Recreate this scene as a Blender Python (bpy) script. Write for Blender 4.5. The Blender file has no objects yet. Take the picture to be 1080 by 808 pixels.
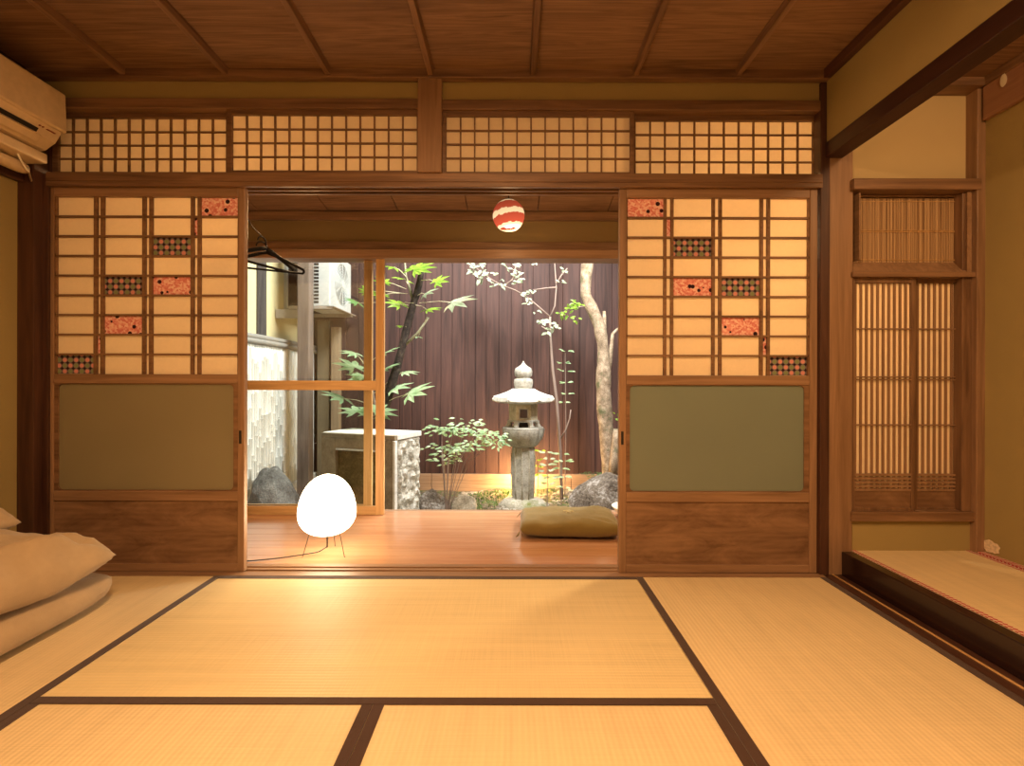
import bpy, bmesh, math, random
from mathutils import Vector, Matrix, noise, Euler
random.seed(7)
scene = bpy.context.scene
COL = scene.collection
PI = math.pi
H = 0.894          # eye height
F = 526.0          # focal length in pixels of the 1080 px frame
YW = 2.339         # plane of the wall with the sliding doors
K = YW / F

def bx(x): return (x - 540) * K
def bz(y): return H - (y - 404) * K
def dx_(q, y): return bx(q) * y / YW
def dz_(q, y): return H + (bz(q) - H) * y / YW
def P(x, y, d): return Vector(((x - 540) * d / F, d, H - (y - 404) * d / F))

# ------------------------------------------------------------------ materials
def mat_new(name):
    m = bpy.data.materials.new(name); m.use_nodes = True
    nt = m.node_tree; nt.nodes.clear()
    out = nt.nodes.new('ShaderNodeOutputMaterial')
    return m, nt, out
def nd(nt, t, **kw):
    n = nt.nodes.new(t)
    for k, v in kw.items():
        if k in n.inputs.keys() if hasattr(n.inputs, 'keys') else False: n.inputs[k].default_value = v
        else: setattr(n, k, v)
    return n
def c4(c): return (c[0], c[1], c[2], 1.0)
def principled(nt, out, rough=.5, color=None, spec=.5, coat=0):
    b = nt.nodes.new('ShaderNodeBsdfPrincipled')
    b.inputs['Roughness'].default_value = rough
    b.inputs['Specular IOR Level'].default_value = spec
    b.inputs['Coat Weight'].default_value = coat
    b.inputs['Coat Roughness'].default_value = .12
    if color: b.inputs['Base Color'].default_value = c4(color)
    nt.links.new(b.outputs[0], out.inputs[0])
    return b
def coords(nt, scale=(1, 1, 1), kind='Object', rot=(0, 0, 0)):
    tc = nt.nodes.new('ShaderNodeTexCoord'); mp = nt.nodes.new('ShaderNodeMapping')
    mp.inputs['Scale'].default_value = scale; mp.inputs['Rotation'].default_value = rot
    nt.links.new(tc.outputs[kind], mp.inputs[0])
    return mp.outputs[0]
def ramp(nt, fac, stops):
    r = nt.nodes.new('ShaderNodeValToRGB')
    e = r.color_ramp.elements
    while len(e) < len(stops): e.new(.5)
    for el, (p, c) in zip(e, stops):
        el.position = p; el.color = c4(c)
    nt.links.new(fac, r.inputs[0])
    return r.outputs[0]
def noise_tex(nt, vec, scale, detail=4, rough=.55, dist=0):
    n = nt.nodes.new('ShaderNodeTexNoise')
    n.inputs['Scale'].default_value = scale; n.inputs['Detail'].default_value = detail
    n.inputs['Roughness'].default_value = rough; n.inputs['Distortion'].default_value = dist
    nt.links.new(vec, n.inputs['Vector'])
    return n.outputs[0]
def bump(nt, h, bsdf, strength=.3, dist=.01):
    b = nt.nodes.new('ShaderNodeBump')
    b.inputs['Strength'].default_value = strength; b.inputs['Distance'].default_value = dist
    nt.links.new(h, b.inputs['Height']); nt.links.new(b.outputs[0], bsdf.inputs['Normal'])
def math_n(nt, op, a, b=None):
    n = nt.nodes.new('ShaderNodeMath'); n.operation = op
    for i, v in enumerate((a, b)):
        if v is None: continue
        if isinstance(v, (int, float)): n.inputs[i].default_value = v
        else: nt.links.new(v, n.inputs[i])
    return n.outputs[0]
def mixc(nt, fac, a, b):
    n = nt.nodes.new('ShaderNodeMix'); n.data_type = 'RGBA'
    if isinstance(fac, float): n.inputs[0].default_value = fac
    else: nt.links.new(fac, n.inputs[0])
    for i, v in ((6, a), (7, b)):
        if isinstance(v, tuple): n.inputs[i].default_value = c4(v)
        else: nt.links.new(v, n.inputs[i])
    return n.outputs[2]

def wood(name, dark, light, axis='x', rough=.45, scale=1.0, figure=.0, coat=0, bs=.15, spec=.4):
    m, nt, out = mat_new(name)
    b = principled(nt, out, rough, spec=spec, coat=coat)
    s = {'x': (1.2, 22, 22), 'y': (22, 1.2, 22), 'z': (22, 22, 1.2)}[axis]
    v = coords(nt, tuple(q * scale for q in s))
    n1 = noise_tex(nt, v, 1.6, 6, .6, .8 + figure)
    s2 = {'x': (.5, 3.5, 3.5), 'y': (3.5, .5, 3.5), 'z': (3.5, 3.5, .5)}[axis]
    v2 = coords(nt, tuple(q * scale for q in s2))
    n2 = noise_tex(nt, v2, 1.3, 3, .5, 1.0)
    f = math_n(nt, 'ADD', math_n(nt, 'MULTIPLY', n1, .65), math_n(nt, 'MULTIPLY', n2, .35))
    mid = tuple((a + c) / 2 for a, c in zip(dark, light))
    col = ramp(nt, f, [(.36, dark), (.5, mid), (.64, light)])
    nt.links.new(col, b.inputs['Base Color'])
    bump(nt, n1, b, bs, .004)
    return m

def figured_board(name, dark, light, mottled=True):
    # cathedral grain board: distorted rings stretched along x
    m, nt, out = mat_new(name)
    b = principled(nt, out, .5, spec=.35)
    v = coords(nt, (.9, 1, 5.0))
    w = nt.nodes.new('ShaderNodeTexWave'); w.wave_type = 'BANDS'; w.bands_direction = 'Z'
    w.inputs['Scale'].default_value = 2.6; w.inputs['Distortion'].default_value = 6
    w.inputs['Detail'].default_value = 4; w.inputs['Detail Scale'].default_value = .9
    nt.links.new(v, w.inputs[0])
    n = noise_tex(nt, coords(nt, (1.6, 2.5, 5.2)), 2.2, 7, .72, .8)
    f = math_n(nt, 'ADD', math_n(nt, 'MULTIPLY', w.outputs['Fac'], .05), math_n(nt, 'MULTIPLY', n, .92))
    col = ramp(nt, f, [(.35, dark), (.55, tuple((a + c) / 2 for a, c in zip(dark, light))), (.78, light)])
    nt.links.new(col, b.inputs['Base Color']); bump(nt, n, b, .08, .004)
    return m

def plaster(name, c, var=.12, rough=.95):
    m, nt, out = mat_new(name)
    b = principled(nt, out, rough, spec=.1)
    v = coords(nt)
    n = noise_tex(nt, v, 1.3, 4, .6); n2 = noise_tex(nt, v, 140, 3, .6)
    lo = tuple(x * (1 - var) for x in c); hi = tuple(min(1, x * (1 + var)) for x in c)
    nt.links.new(ramp(nt, n, [(.3, lo), (.7, hi)]), b.inputs['Base Color'])
    bump(nt, n2, b, .25, .003)
    return m

def tatami(name, c, axis):   # axis: direction of the long side (ridges run along it)
    m, nt, out = mat_new(name)
    b = principled(nt, out, .55, spec=.3)
    v = coords(nt)
    d = 'Y' if axis == 'x' else 'X'
    w = nt.nodes.new('ShaderNodeTexWave'); w.bands_direction = d; w.wave_profile = 'SIN'
    w.inputs['Scale'].default_value = 21; w.inputs['Distortion'].default_value = .25
    nt.links.new(v, w.inputs[0])
    sc = (3, 260, 1) if axis == 'y' else (260, 3, 1)
    fine = noise_tex(nt, coords(nt, sc), 1, 3, .6)
    streak = noise_tex(nt, coords(nt, (1.3, 26, 1) if axis == 'x' else (26, 1.3, 1)), 1, 4, .6)
    blot = noise_tex(nt, v, 2.2, 3, .5)
    f = math_n(nt, 'ADD', math_n(nt, 'MULTIPLY', fine, .35), math_n(nt, 'MULTIPLY', streak, .4))
    f = math_n(nt, 'ADD', f, math_n(nt, 'MULTIPLY', blot, .25))
    col = ramp(nt, f, [(.3, tuple(x * .82 for x in c)), (.5, c), (.72, tuple(min(1, x * 1.14) for x in c))])
    dk = mixc(nt, math_n(nt, 'MULTIPLY', w.outputs['Fac'], .07), col, tuple(x * .45 for x in c))
    nt.links.new(dk, b.inputs['Base Color'])
    h = math_n(nt, 'ADD', w.outputs['Fac'], math_n(nt, 'MULTIPLY', fine, .5))
    bump(nt, h, b, .22, .003)
    return m

def plain(name, c, rough=.5, metal=0, spec=.5, var=.06, nscale=30):
    m, nt, out = mat_new(name)
    b = principled(nt, out, rough, spec=spec); b.inputs['Metallic'].default_value = metal
    n = noise_tex(nt, coords(nt), nscale, 3)
    nt.links.new(ramp(nt, n, [(.3, tuple(x * (1 - var) for x in c)), (.7, tuple(min(1, x * (1 + var)) for x in c))]), b.inputs['Base Color'])
    return m

def cloth(name, c, weave=500, var=.1):
    m, nt, out = mat_new(name)
    b = principled(nt, out, .85, spec=.15); b.inputs['Sheen Weight'].default_value = .25
    v = coords(nt)
    n = noise_tex(nt, v, 9, 4, .6); n2 = noise_tex(nt, v, weave, 2)
    nt.links.new(ramp(nt, n, [(.3, tuple(x * (1 - var) for x in c)), (.7, tuple(min(1, x * (1 + var)) for x in c))]), b.inputs['Base Color'])
    n3 = noise_tex(nt, coords(nt, (14, 5, 9)), 1, 3, .5, .6)
    bump(nt, math_n(nt, 'ADD', math_n(nt, 'MULTIPLY', n2, .12), n3), b, .35, .012)
    return m

def paper(name, c, tr=.45):
    m, nt, out = mat_new(name)
    n = noise_tex(nt, coords(nt, (1, 1, 1)), 60, 5, .7)
    col = ramp(nt, n, [(.3, tuple(x * .95 for x in c)), (.7, c)])
    d = nt.nodes.new('ShaderNodeBsdfDiffuse'); t = nt.nodes.new('ShaderNodeBsdfTranslucent'); mx = nt.nodes.new('ShaderNodeMixShader')
    nt.links.new(col, d.inputs[0]); nt.links.new(col, t.inputs[0]); mx.inputs[0].default_value = tr
    nt.links.new(d.outputs[0], mx.inputs[1]); nt.links.new(t.outputs[0], mx.inputs[2]); nt.links.new(mx.outputs[0], out.inputs[0])
    return m

def leafmat(name, c, c2, tr=.4):
    m, nt, out = mat_new(name)
    n = noise_tex(nt, coords(nt), 9, 3, .6)
    col = ramp(nt, n, [(.35, c2), (.65, c)])
    d = nt.nodes.new('ShaderNodeBsdfPrincipled'); d.inputs['Roughness'].default_value = .35
    t = nt.nodes.new('ShaderNodeBsdfTranslucent'); mx = nt.nodes.new('ShaderNodeMixShader')
    nt.links.new(col, d.inputs[0]); nt.links.new(col, t.inputs[0]); mx.inputs[0].default_value = tr
    nt.links.new(d.outputs[0], mx.inputs[1]); nt.links.new(t.outputs[0], mx.inputs[2]); nt.links.new(mx.outputs[0], out.inputs[0])
    return m

def frosted(name, c):
    m, nt, out = mat_new(name)
    n = noise_tex(nt, coords(nt), 2.2, 2)
    col = ramp(nt, n, [(.3, tuple(x * .93 for x in c)), (.7, c)])
    d = nt.nodes.new('ShaderNodeBsdfDiffuse'); t = nt.nodes.new('ShaderNodeBsdfTranslucent'); mx = nt.nodes.new('ShaderNodeMixShader')
    nt.links.new(col, d.inputs[0]); nt.links.new(col, t.inputs[0]); mx.inputs[0].default_value = .55
    g = nt.nodes.new('ShaderNodeBsdfGlossy'); g.inputs['Roughness'].default_value = .3
    fr = nt.nodes.new('ShaderNodeFresnel'); fr.inputs[0].default_value = 1.5; m2 = nt.nodes.new('ShaderNodeMixShader')
    nt.links.new(d.outputs[0], mx.inputs[1]); nt.links.new(t.outputs[0], mx.inputs[2])
    nt.links.new(fr.outputs[0], m2.inputs[0]); nt.links.new(mx.outputs[0], m2.inputs[1]); nt.links.new(g.outputs[0], m2.inputs[2])
    nt.links.new(m2.outputs[0], out.inputs[0])
    return m

def clear_glass(name):
    m, nt, out = mat_new(name)
    t = nt.nodes.new('ShaderNodeBsdfTransparent'); t.inputs[0].default_value = (.95, .97, .96, 1)
    g = nt.nodes.new('ShaderNodeBsdfGlossy'); g.inputs['Roughness'].default_value = .02
    fr = nt.nodes.new('ShaderNodeFresnel'); fr.inputs[0].default_value = 1.45; mx = nt.nodes.new('ShaderNodeMixShader')
    nt.links.new(fr.outputs[0], mx.inputs[0]); nt.links.new(t.outputs[0], mx.inputs[1]); nt.links.new(g.outputs[0], mx.inputs[2])
    nt.links.new(mx.outputs[0], out.inputs[0])
    return m

def stone(name, lo, mid, hi, scale=8, bstr=.6, bd=.02, moss=None, mossamt=.5):
    m, nt, out = mat_new(name)
    b = principled(nt, out, .9, spec=.2)
    v = coords(nt)
    n = noise_tex(nt, v, scale, 8, .7); n2 = noise_tex(nt, v, scale * 9, 5, .7)
    f = math_n(nt, 'ADD', math_n(nt, 'MULTIPLY', n, .6), math_n(nt, 'MULTIPLY', n2, .4))
    col = ramp(nt, f, [(.36, lo), (.5, mid), (.64, hi)])
    if moss:
        nm = noise_tex(nt, v, scale * .45, 6, .65)
        fm = ramp(nt, nm, [(mossamt - .05, (0, 0, 0)), (mossamt + .07, (1, 1, 1))])
        col = mixc(nt, fm, col, moss)
    nt.links.new(col, b.inputs['Base Color']); bump(nt, f, b, bstr, bd)
    return m

def circles_fabric(name):
    m, nt, out = mat_new(name)
    b = principled(nt, out, .8, spec=.2)
    p = .0268
    sep = nt.nodes.new('ShaderNodeSeparateXYZ'); nt.links.new(coords(nt, (1 / p, 1 / p, 1 / p)), sep.inputs[0])
    def fr(o): return math_n(nt, 'SUBTRACT', math_n(nt, 'FRACT', math_n(nt, 'ADD', o, 100.25)), .5)
    x, z = fr(sep.outputs[0]), fr(sep.outputs[2])
    d = math_n(nt, 'SQRT', math_n(nt, 'ADD', math_n(nt, 'MULTIPLY', x, x), math_n(nt, 'MULTIPLY', z, z)))
    par = math_n(nt, 'MODULO', math_n(nt, 'ADD', math_n(nt, 'FLOOR', math_n(nt, 'ADD', sep.outputs[0], 100.25)), math_n(nt, 'FLOOR', math_n(nt, 'ADD', sep.outputs[2], 100.25))), 2)
    col = mixc(nt, math_n(nt, 'GREATER_THAN', par, .5), (.66, .27, .23), (.22, .26, .12))
    # bluish ring, then dark ground in the gaps
    ring = math_n(nt, 'GREATER_THAN', d, .36)
    col = mixc(nt, ring, col, (.20, .16, .15))
    bgf = math_n(nt, 'GREATER_THAN', d, .50)
    col = mixc(nt, bgf, col, (.025, .010, .018))
    nt.links.new(col, b.inputs['Base Color'])
    return m

def pink_fabric(name):
    m, nt, out = mat_new(name)
    b = principled(nt, out, .8, spec=.2)
    v = coords(nt)
    vo = nt.nodes.new('ShaderNodeTexVoronoi'); vo.distance = 'CHEBYCHEV'; vo.inputs['Scale'].default_value = 120; nt.links.new(v, vo.inputs['Vector'])
    sq = nt.nodes.new('ShaderNodeSeparateColor'); nt.links.new(vo.outputs['Color'], sq.inputs[0])
    col = ramp(nt, sq.outputs[0], [(.2, (.70, .22, .19)), (.5, (.82, .36, .30)), (.85, (.9, .58, .48))])
    vd = nt.nodes.new('ShaderNodeTexVoronoi'); vd.inputs['Scale'].default_value = 26; vd.inputs['Randomness'].default_value = .8
    nt.links.new(v, vd.inputs['Vector'])
    dot = math_n(nt, 'LESS_THAN', vd.outputs['Distance'], .27)
    s2 = nt.nodes.new('ShaderNodeSeparateColor'); nt.links.new(vd.outputs['Color'], s2.inputs[0])
    dc = ramp(nt, s2.outputs[1], [(.45, (.03, .01, .015)), (.55, (.22, .20, .06))])
    col = mixc(nt, dot, col, dc)
    nt.links.new(col, b.inputs['Base Color'])
    return m

def emis(name, c, s):
    m, nt, out = mat_new(name)
    e = nt.nodes.new('ShaderNodeEmission'); e.inputs[0].default_value = c4(c); e.inputs[1].default_value = s
    nt.links.new(e.outputs[0], out.inputs[0])
    return m

M = {}
D, L_ = (.060, .022, .008), (.20, .085, .032)
for a in 'xyz':
    M['wood' + a] = wood('brown_timber_' + a, (.105, .053, .027), (.27, .150, .080), a)
    M['dark' + a] = wood('dark_timber_' + a, (.038, .014, .009), (.10, .042, .024), a)
    M['light' + a] = wood('honey_timber_' + a, (.42, .23, .085), (.66, .40, .17), a)
    M['post' + a] = wood('tan_post_timber_' + a, (.20, .112, .060), (.34, .20, .115), a, .4)
M['bars'] = wood('window_bar_timber', (.20, .11, .06), (.32, .19, .11), 'z', .55)
M['lattice'] = wood('lattice_timber', (.13, .065, .032), (.26, .14, .07), 'x', .55)
M['ceil'] = wood('ceiling_board_cedar', (.13, .068, .034), (.29, .165, .088), 'x', .6, .7, figure=2.5, bs=.04)
M['panel'] = figured_board('figured_board', (.13, .066, .034), (.33, .19, .105))
M['lacq'] = wood('black_lacquered_timber', (.012, .004, .004), (.022, .007, .006), 'y', .25, coat=.3)
M['engawa'] = wood('polished_floorboard', (.37, .175, .085), (.50, .265, .140), 'x', .2, .6, coat=.35, bs=.03)
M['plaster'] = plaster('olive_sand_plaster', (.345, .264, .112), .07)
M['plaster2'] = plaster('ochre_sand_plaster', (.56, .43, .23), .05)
M['tatx'] = tatami('tatami_rush_across', (.68, .54, .30), 'x')
M['taty'] = tatami('tatami_rush_deep', (.68, .53, .31), 'y')
M['border'] = cloth('dark_brown_border_cloth', (.050, .022, .014))
M['paper'] = paper('shoji_paper', (.92, .785, .585), .42)
M['blue'] = circles_fabric('roundel_pattern_cloth'); M['pink'] = pink_fabric('pink_dotted_cloth')
M['glassf1'] = frosted('frosted_glass_warm_lit', (.44, .38, .24)); M['glassf2'] = frosted('frosted_glass_garden_lit', (.36, .41, .33))  # same glass twice, each tint carries the light falling on its door
M['glass'] = clear_glass('clear_glass')
M['blackp'] = plain('black_plastic', (.010, .008, .007), .75, spec=.12)
M['black'] = plain('black_metal', (.012, .010, .010), .4)
M['dark_slot'] = plain('dark_recess', (.01, .008, .006), .8)
M['beige'] = plain('beige_plastic', (.70, .55, .36), .35)
M['futon'] = cloth('tan_cotton', (.39, .28, .165))
M['olive'] = cloth('olive_cotton', (.19, .135, .04))
M['cream'] = plain('cream_ceramic', (.8, .74, .6), .3)
M['white'] = plain('white_painted_metal', (.58, .58, .57), .45)
M['grey'] = plain('grey_metal', (.20, .20, .20), .5)
M['lamp'] = emis('glowing_lamp_paper', (1, .80, .52), 15)
M['fence'] = wood('weathered_fence_board', (.026, .0105, .008), (.080, .035, .027), 'z', .7, .6, bs=.3)
M['plinth'] = wood('pale_fence_plinth', (.28, .17, .10), (.50, .32, .2), 'x', .75)
M['bamboo'] = wood('bleached_bamboo', (.66, .62, .56), (.95, .93, .89), 'z', .5, .9)
M['plasterd'] = plaster('shade_brown_plaster', (.20, .14, .065), .08)  # darkened plaster copy for the veranda band, shade put into the colour
M['twig'] = plain('grey_bamboo_rail', (.33, .30, .27), .6)
M['yellow'] = plaster('pale_yellow_plaster', (.80, .68, .40), .08)
M['dpost'] = wood('dark_grey_timber', (.05, .04, .04), (.12, .10, .09), 'z', .7)
M['gpost'] = wood('grey_weathered_timber', (.12, .085, .07), (.24, .18, .15), 'z', .7)
M['stone'] = stone('lantern_granite', (.17, .16, .13), (.36, .345, .295), (.54, .52, .46), 10, .5, .012)
M['stonem'] = stone('mossy_granite', (.16, .15, .11), (.36, .33, .26), (.58, .56, .48), 7, .6, .015, (.15, .16, .05), .58)
M['olstone'] = stone('dark_mossy_stone', (.05, .04, .015), (.13, .10, .035), (.24, .19, .09), 7, .5, .012)
M['frame_stone'] = stone('brown_grey_stone', (.17, .14, .09), (.27, .22, .15), (.36, .31, .22), 12, .3, .006)
M['rough'] = stone('rough_hewn_stone', (.10, .09, .05), (.60, .58, .50), (.85, .84, .80), 11, 1.0, .05)
M['slab'] = stone('pale_slab_stone', (.45, .44, .40), (.66, .65, .60), (.8, .8, .76), 14, .3, .006)
M['rock'] = stone('grey_rock', (.07, .065, .06), (.17, .16, .15), (.32, .30, .28), 9, .8, .03)
M['palerock'] = stone('pale_streaked_rock', (.05, .035, .025), (.20, .165, .13), (.58, .56, .53), 5, 1.0, .06)
M['soil'] = stone('garden_soil', (.06, .045, .028), (.17, .13, .085), (.34, .27, .19), 16, .9, .03, (.075, .12, .04), .54)
M['moss'] = leafmat('moss', (.16, .24, .08), (.07, .12, .03), .2)
M['pebble'] = stone('pebble_stone', (.16, .13, .10), (.32, .28, .22), (.6, .55, .47), 6, .3, .004)
M['bark'] = stone('dark_bark', (.008, .006, .005), (.028, .020, .016), (.09, .07, .052), 22, .9, .015)
M['palebark'] = stone('pale_lichen_bark', (.09, .065, .04), (.27, .20, .135), (.50, .41, .30), 13, .8, .015, (.10, .11, .055), .60)
M['twigm'] = plain('reddish_grey_twig', (.22, .16, .13), .7)
M['leafp'] = leafmat('pale_leaf', (.46, .60, .38), (.22, .37, .18))
M['leafb'] = leafmat('bright_leaf', (.34, .52, .07), (.18, .36, .04), .5)
M['leafw'] = leafmat('whitish_leaf', (.52, .60, .46), (.28, .38, .22))
M['leafg'] = leafmat('green_leaf', (.17, .33, .11), (.09, .2, .06))

# ------------------------------------------------------------------ mesh helpers
class MB:
    def __init__(s): s.v = []; s.f = []; s.smooth = False
    def add(s, vs, fs):
        o = len(s.v); s.v += [tuple(v) for v in vs]; s.f += [tuple(i + o for i in f) for f in fs]; return s
    def box(s, x0, x1, y0, y1, z0, z1, rot=None, about=None):
        vs = [Vector((x, y, z)) for z in (z0, z1) for y in (y0, y1) for x in (x0, x1)]
        if rot is not None:
            c = Vector(about) if about else sum(vs, Vector()) / 8
            vs = [rot @ (v - c) + c for v in vs]
        return s.add(vs, [(0, 2, 3, 1), (4, 5, 7, 6), (0, 1, 5, 4), (2, 6, 7, 3), (0, 4, 6, 2), (1, 3, 7, 5)])
    def tube(s, pts, r, n=8, caps=True):
        pts = [Vector(p) for p in pts]
        rs = r if isinstance(r, (list, tuple)) else [r] * len(pts)
        t0 = (pts[1] - pts[0]).normalized()
        u = t0.cross(Vector((0, 0, 1)));
        if u.length < .1: u = t0.cross(Vector((1, 0, 0)))
        u.normalize(); vs = []
        for i, p in enumerate(pts):
            a = pts[max(i - 1, 0)]; b = pts[min(i + 1, len(pts) - 1)]
            t = (b - a).normalized(); u = (u - t * u.dot(t)).normalized(); w = t.cross(u)
            for k in range(n):
                an = 2 * PI * k / n
                vs.append(p + (u * math.cos(an) + w * math.sin(an)) * rs[i])
        fs = []
        for i in range(len(pts) - 1):
            for k in range(n):
                k2 = (k + 1) % n
                fs.append((i * n + k, i * n + k2, (i + 1) * n + k2, (i + 1) * n + k))
        if caps: fs.append(tuple(range(n - 1, -1, -1))); fs.append(tuple((len(pts) - 1) * n + k for k in range(n)))
        return s.add(vs, fs)
    def lathe(s, prof, c=(0, 0, 0), n=32, rot=0, caps=True, sx=1, sy=1):
        vs = []; fs = []
        for r, z in prof:
            for k in range(n):
                a = 2 * PI * k / n + rot
                vs.append((c[0] + r * sx * math.cos(a), c[1] + r * sy * math.sin(a), c[2] + z))
        for i in range(len(prof) - 1):
            for k in range(n):
                k2 = (k + 1) % n
                fs.append((i * n + k, i * n + k2, (i + 1) * n + k2, (i + 1) * n + k))
        if caps: fs.append(tuple(range(n - 1, -1, -1))); fs.append(tuple((len(prof) - 1) * n + k for k in range(n)))
        return s.add(vs, fs)
    def prism(s, poly, y0, y1, axis='y'):
        n = len(poly)
        def q(a, b, t):
            return {'y': (a, t, b), 'x': (t, a, b), 'z': (a, b, t)}[axis]
        vs = [q(a, b, y0) for a, b in poly] + [q(a, b, y1) for a, b in poly]
        fs = [tuple(range(n)), tuple(range(2 * n - 1, n - 1, -1))]
        for i in range(n):
            j = (i + 1) % n; fs.append((i, i + n, j + n, j))
        return s.add(vs, fs)

def link(o, parent=None):
    COL.objects.link(o)
    if parent is not None: o.parent = parent
    return o
def obj(name, mb, m, parent=None, bevel=0, smooth=False, fix=True, loc=None, subsurf=0, seg=2):
    me = bpy.data.meshes.new(name); me.from_pydata(mb.v, [], mb.f); me.update()
    if fix:
        b = bmesh.new(); b.from_mesh(me); bmesh.ops.recalc_face_normals(b, faces=b.faces); b.to_mesh(me); b.free()
    if smooth:
        for p in me.polygons: p.use_smooth = True
    me.materials.append(m)
    o = bpy.data.objects.new(name, me); link(o, parent)
    if loc is not None: o.location = loc
    if bevel:
        md = o.modifiers.new('bevel', 'BEVEL'); md.width = bevel; md.segments = seg; md.limit_method = 'ANGLE'; md.angle_limit = math.radians(40)
    if subsurf:
        md = o.modifiers.new('sub', 'SUBSURF'); md.levels = subsurf; md.render_levels = subsurf
    return o
def tag(o, label, cat, group=None, kind=None):
    o['label'] = label; o['category'] = cat
    if group: o['group'] = group
    if kind: o['kind'] = kind
    return o
def empty(name, loc, label, cat, group=None, kind=None, rz=0):
    o = bpy.data.objects.new(name, None); o.empty_display_size = .1; link(o); o.location = loc; o.rotation_euler = (0, 0, rz)
    return tag(o, label, cat, group, kind)
def struct(name, mb, m, label, cat, bevel=0, parent=None):
    o = obj(name, mb, m, parent, bevel)
    return tag(o, label, cat, None, 'structure')
def box(*a, **k): return MB().box(*a, **k)

XL, XR = -2.277, 1.467     # room side planes
XA = 2.19                  # alcove right wall
YF = -1.7                  # wall behind the viewer
ZC = 2.345

# ================================================================== ROOM SHELL
struct('floor', box(XL - .1, XA + .1, YF - .1, YW + .11, -.16, -.055), M['darkx'], 'timber subfloor under the tatami mats', 'floor')
struct('wall_left', box(XL - .1, XL, YF, YW + .1, -.05, ZC + .05), M['plaster'], 'olive plaster wall behind the futon stack and wall air conditioner', 'wall')
struct('wall_right', box(XA, XA + .1, YF, YW + .1, -.05, ZC + .05), M['plaster'], 'olive ochre plaster wall on the right side of the alcove', 'wall')
struct('wall_front', box(XL, XA, YF - .1, YF, -.05, ZC + .05), M['plaster'], 'plaster wall closing the room opposite the garden', 'wall')
# ceiling boards (lapped), one object; battens
cb = MB(); y = YW + .05; k = 0
while y > YF:
    y0 = max(YF, y - .43)
    t = Matrix.Rotation(math.radians(-.9), 3, 'X')
    cb.box(XL, XR + .02, y0 - .01, y, ZC, ZC + .012, rot=t); y = y0; k += 1
cb.box(XL, XR + .02, YF, YW, ZC + .02, ZC + .05)
struct('ceiling', cb, M['ceil'], 'lapped cedar board ceiling of the tatami room', 'ceiling')
n = 0
def trim(mb, m, label, cat='trim', bevel=.003):
    global n
    n += 1
    return struct('trim_%d' % n, mb, m, label, cat, bevel)
nth = ['leftmost', 'second from left', 'third from left', 'fourth from left', 'fifth from left', 'sixth from left', 'rightmost']
for i in range(7):
    xb = -1.80 + i * .4735
    poly = [(xb - .017, ZC), (xb - .012, ZC - .032), (xb + .012, ZC - .032), (xb + .017, ZC)]
    trim(MB().prism(poly, YF, YW - .035), M['woody'], nth[i] + ' of the slim battens running under the board ceiling', 'ceiling batten', .002)
trim(box(XL, XR, YW - .04, YW, ZC - .042, ZC), M['woodx'], 'cornice rail where the board ceiling meets the wall of sliding doors', 'cornice')
trim(box(XR - .035, XR, YF, YW - .04, ZC - .042, ZC), M['darky'], 'cornice rail along the right edge of the board ceiling', 'cornice')
trim(box(XL, XL + .035, YF, YW - .04, ZC - .042, ZC), M['darky'], 'cornice rail along the left edge of the board ceiling', 'cornice')
# plaster strip above the transoms
struct('wall_back', box(XL - .02, XR + .02, YW + .006, YW + .09, bz(106), ZC + .05), M['plaster'], 'narrow olive plaster band above the lattice transoms', 'wall')
# lintels
trim(box(bx(50), bx(441.5), YW - .005, YW + .085, bz(115), bz(104.5)), M['woodx'], 'upper lintel left of the short hanging post', 'lintel')
trim(box(bx(465.5), bx(866), YW - .005, YW + .085, bz(116), bz(105.5)), M['woodx'], 'upper lintel right of the short hanging post', 'lintel')
trim(box(bx(441), bx(466), YW - .03, YW + .09, bz(184), bz(80)), M['postz'], 'short hanging post between the lattice transoms', 'post')
kb = MB()
kb.box(bx(50), bx(866), YW - .012, YW + .10, bz(193), bz(183.5))
for y0, y1 in ((-.012, .012), (.040, .056), (.084, .10)): kb.box(bx(50), bx(866), YW + y0, YW + y1, bz(198), bz(193))
trim(kb, M['woodx'], 'long grooved lintel above the lattice doors and the opening', 'lintel')
# posts of the back wall
trim(box(bx(27), bx(45), YW - .045, YW + .10, 0, ZC - .042), M['darkz'], 'dark corner post left of the left lattice door', 'post')
trim(box(bx(44), bx(51), YW - .002, YW + .09, 0, bz(184)), M['darkz'], 'slim door jamb beside the dark left corner post', 'jamb')
trim(box(bx(864), bx(873.5), YW - .01, YW + .10, 0, ZC - .042), M['darkz'], 'slim dark jamb between right lattice door and alcove post', 'jamb')
trim(box(bx(873.5), bx(898), YW - .008, YW + .08, 0, 2.0), M['postz'], 'broad tan alcove post carrying the dark beam', 'post')
sb = MB()
sb.box(XL, XR, YW - .035, YW - .004, -.05, .002)
for y0, y1 in ((-.004, .010), (.040, .052), (.082, .12)): sb.box(XL, XR, YW + y0, YW + y1, -.05, .001)
sb.box(XL, XR, YW - .004, YW + .12, -.05, -.005)
trim(sb, M['postx'], 'grooved wooden sill under the sliding lattice doors', 'sill', .001)
# left wall rail
trim(box(XL, XL + .032, YF, YW - .045, 1.812, 1.872), M['darky'], 'dark wooden rail running along the left plaster wall', 'wall rail')

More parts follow.
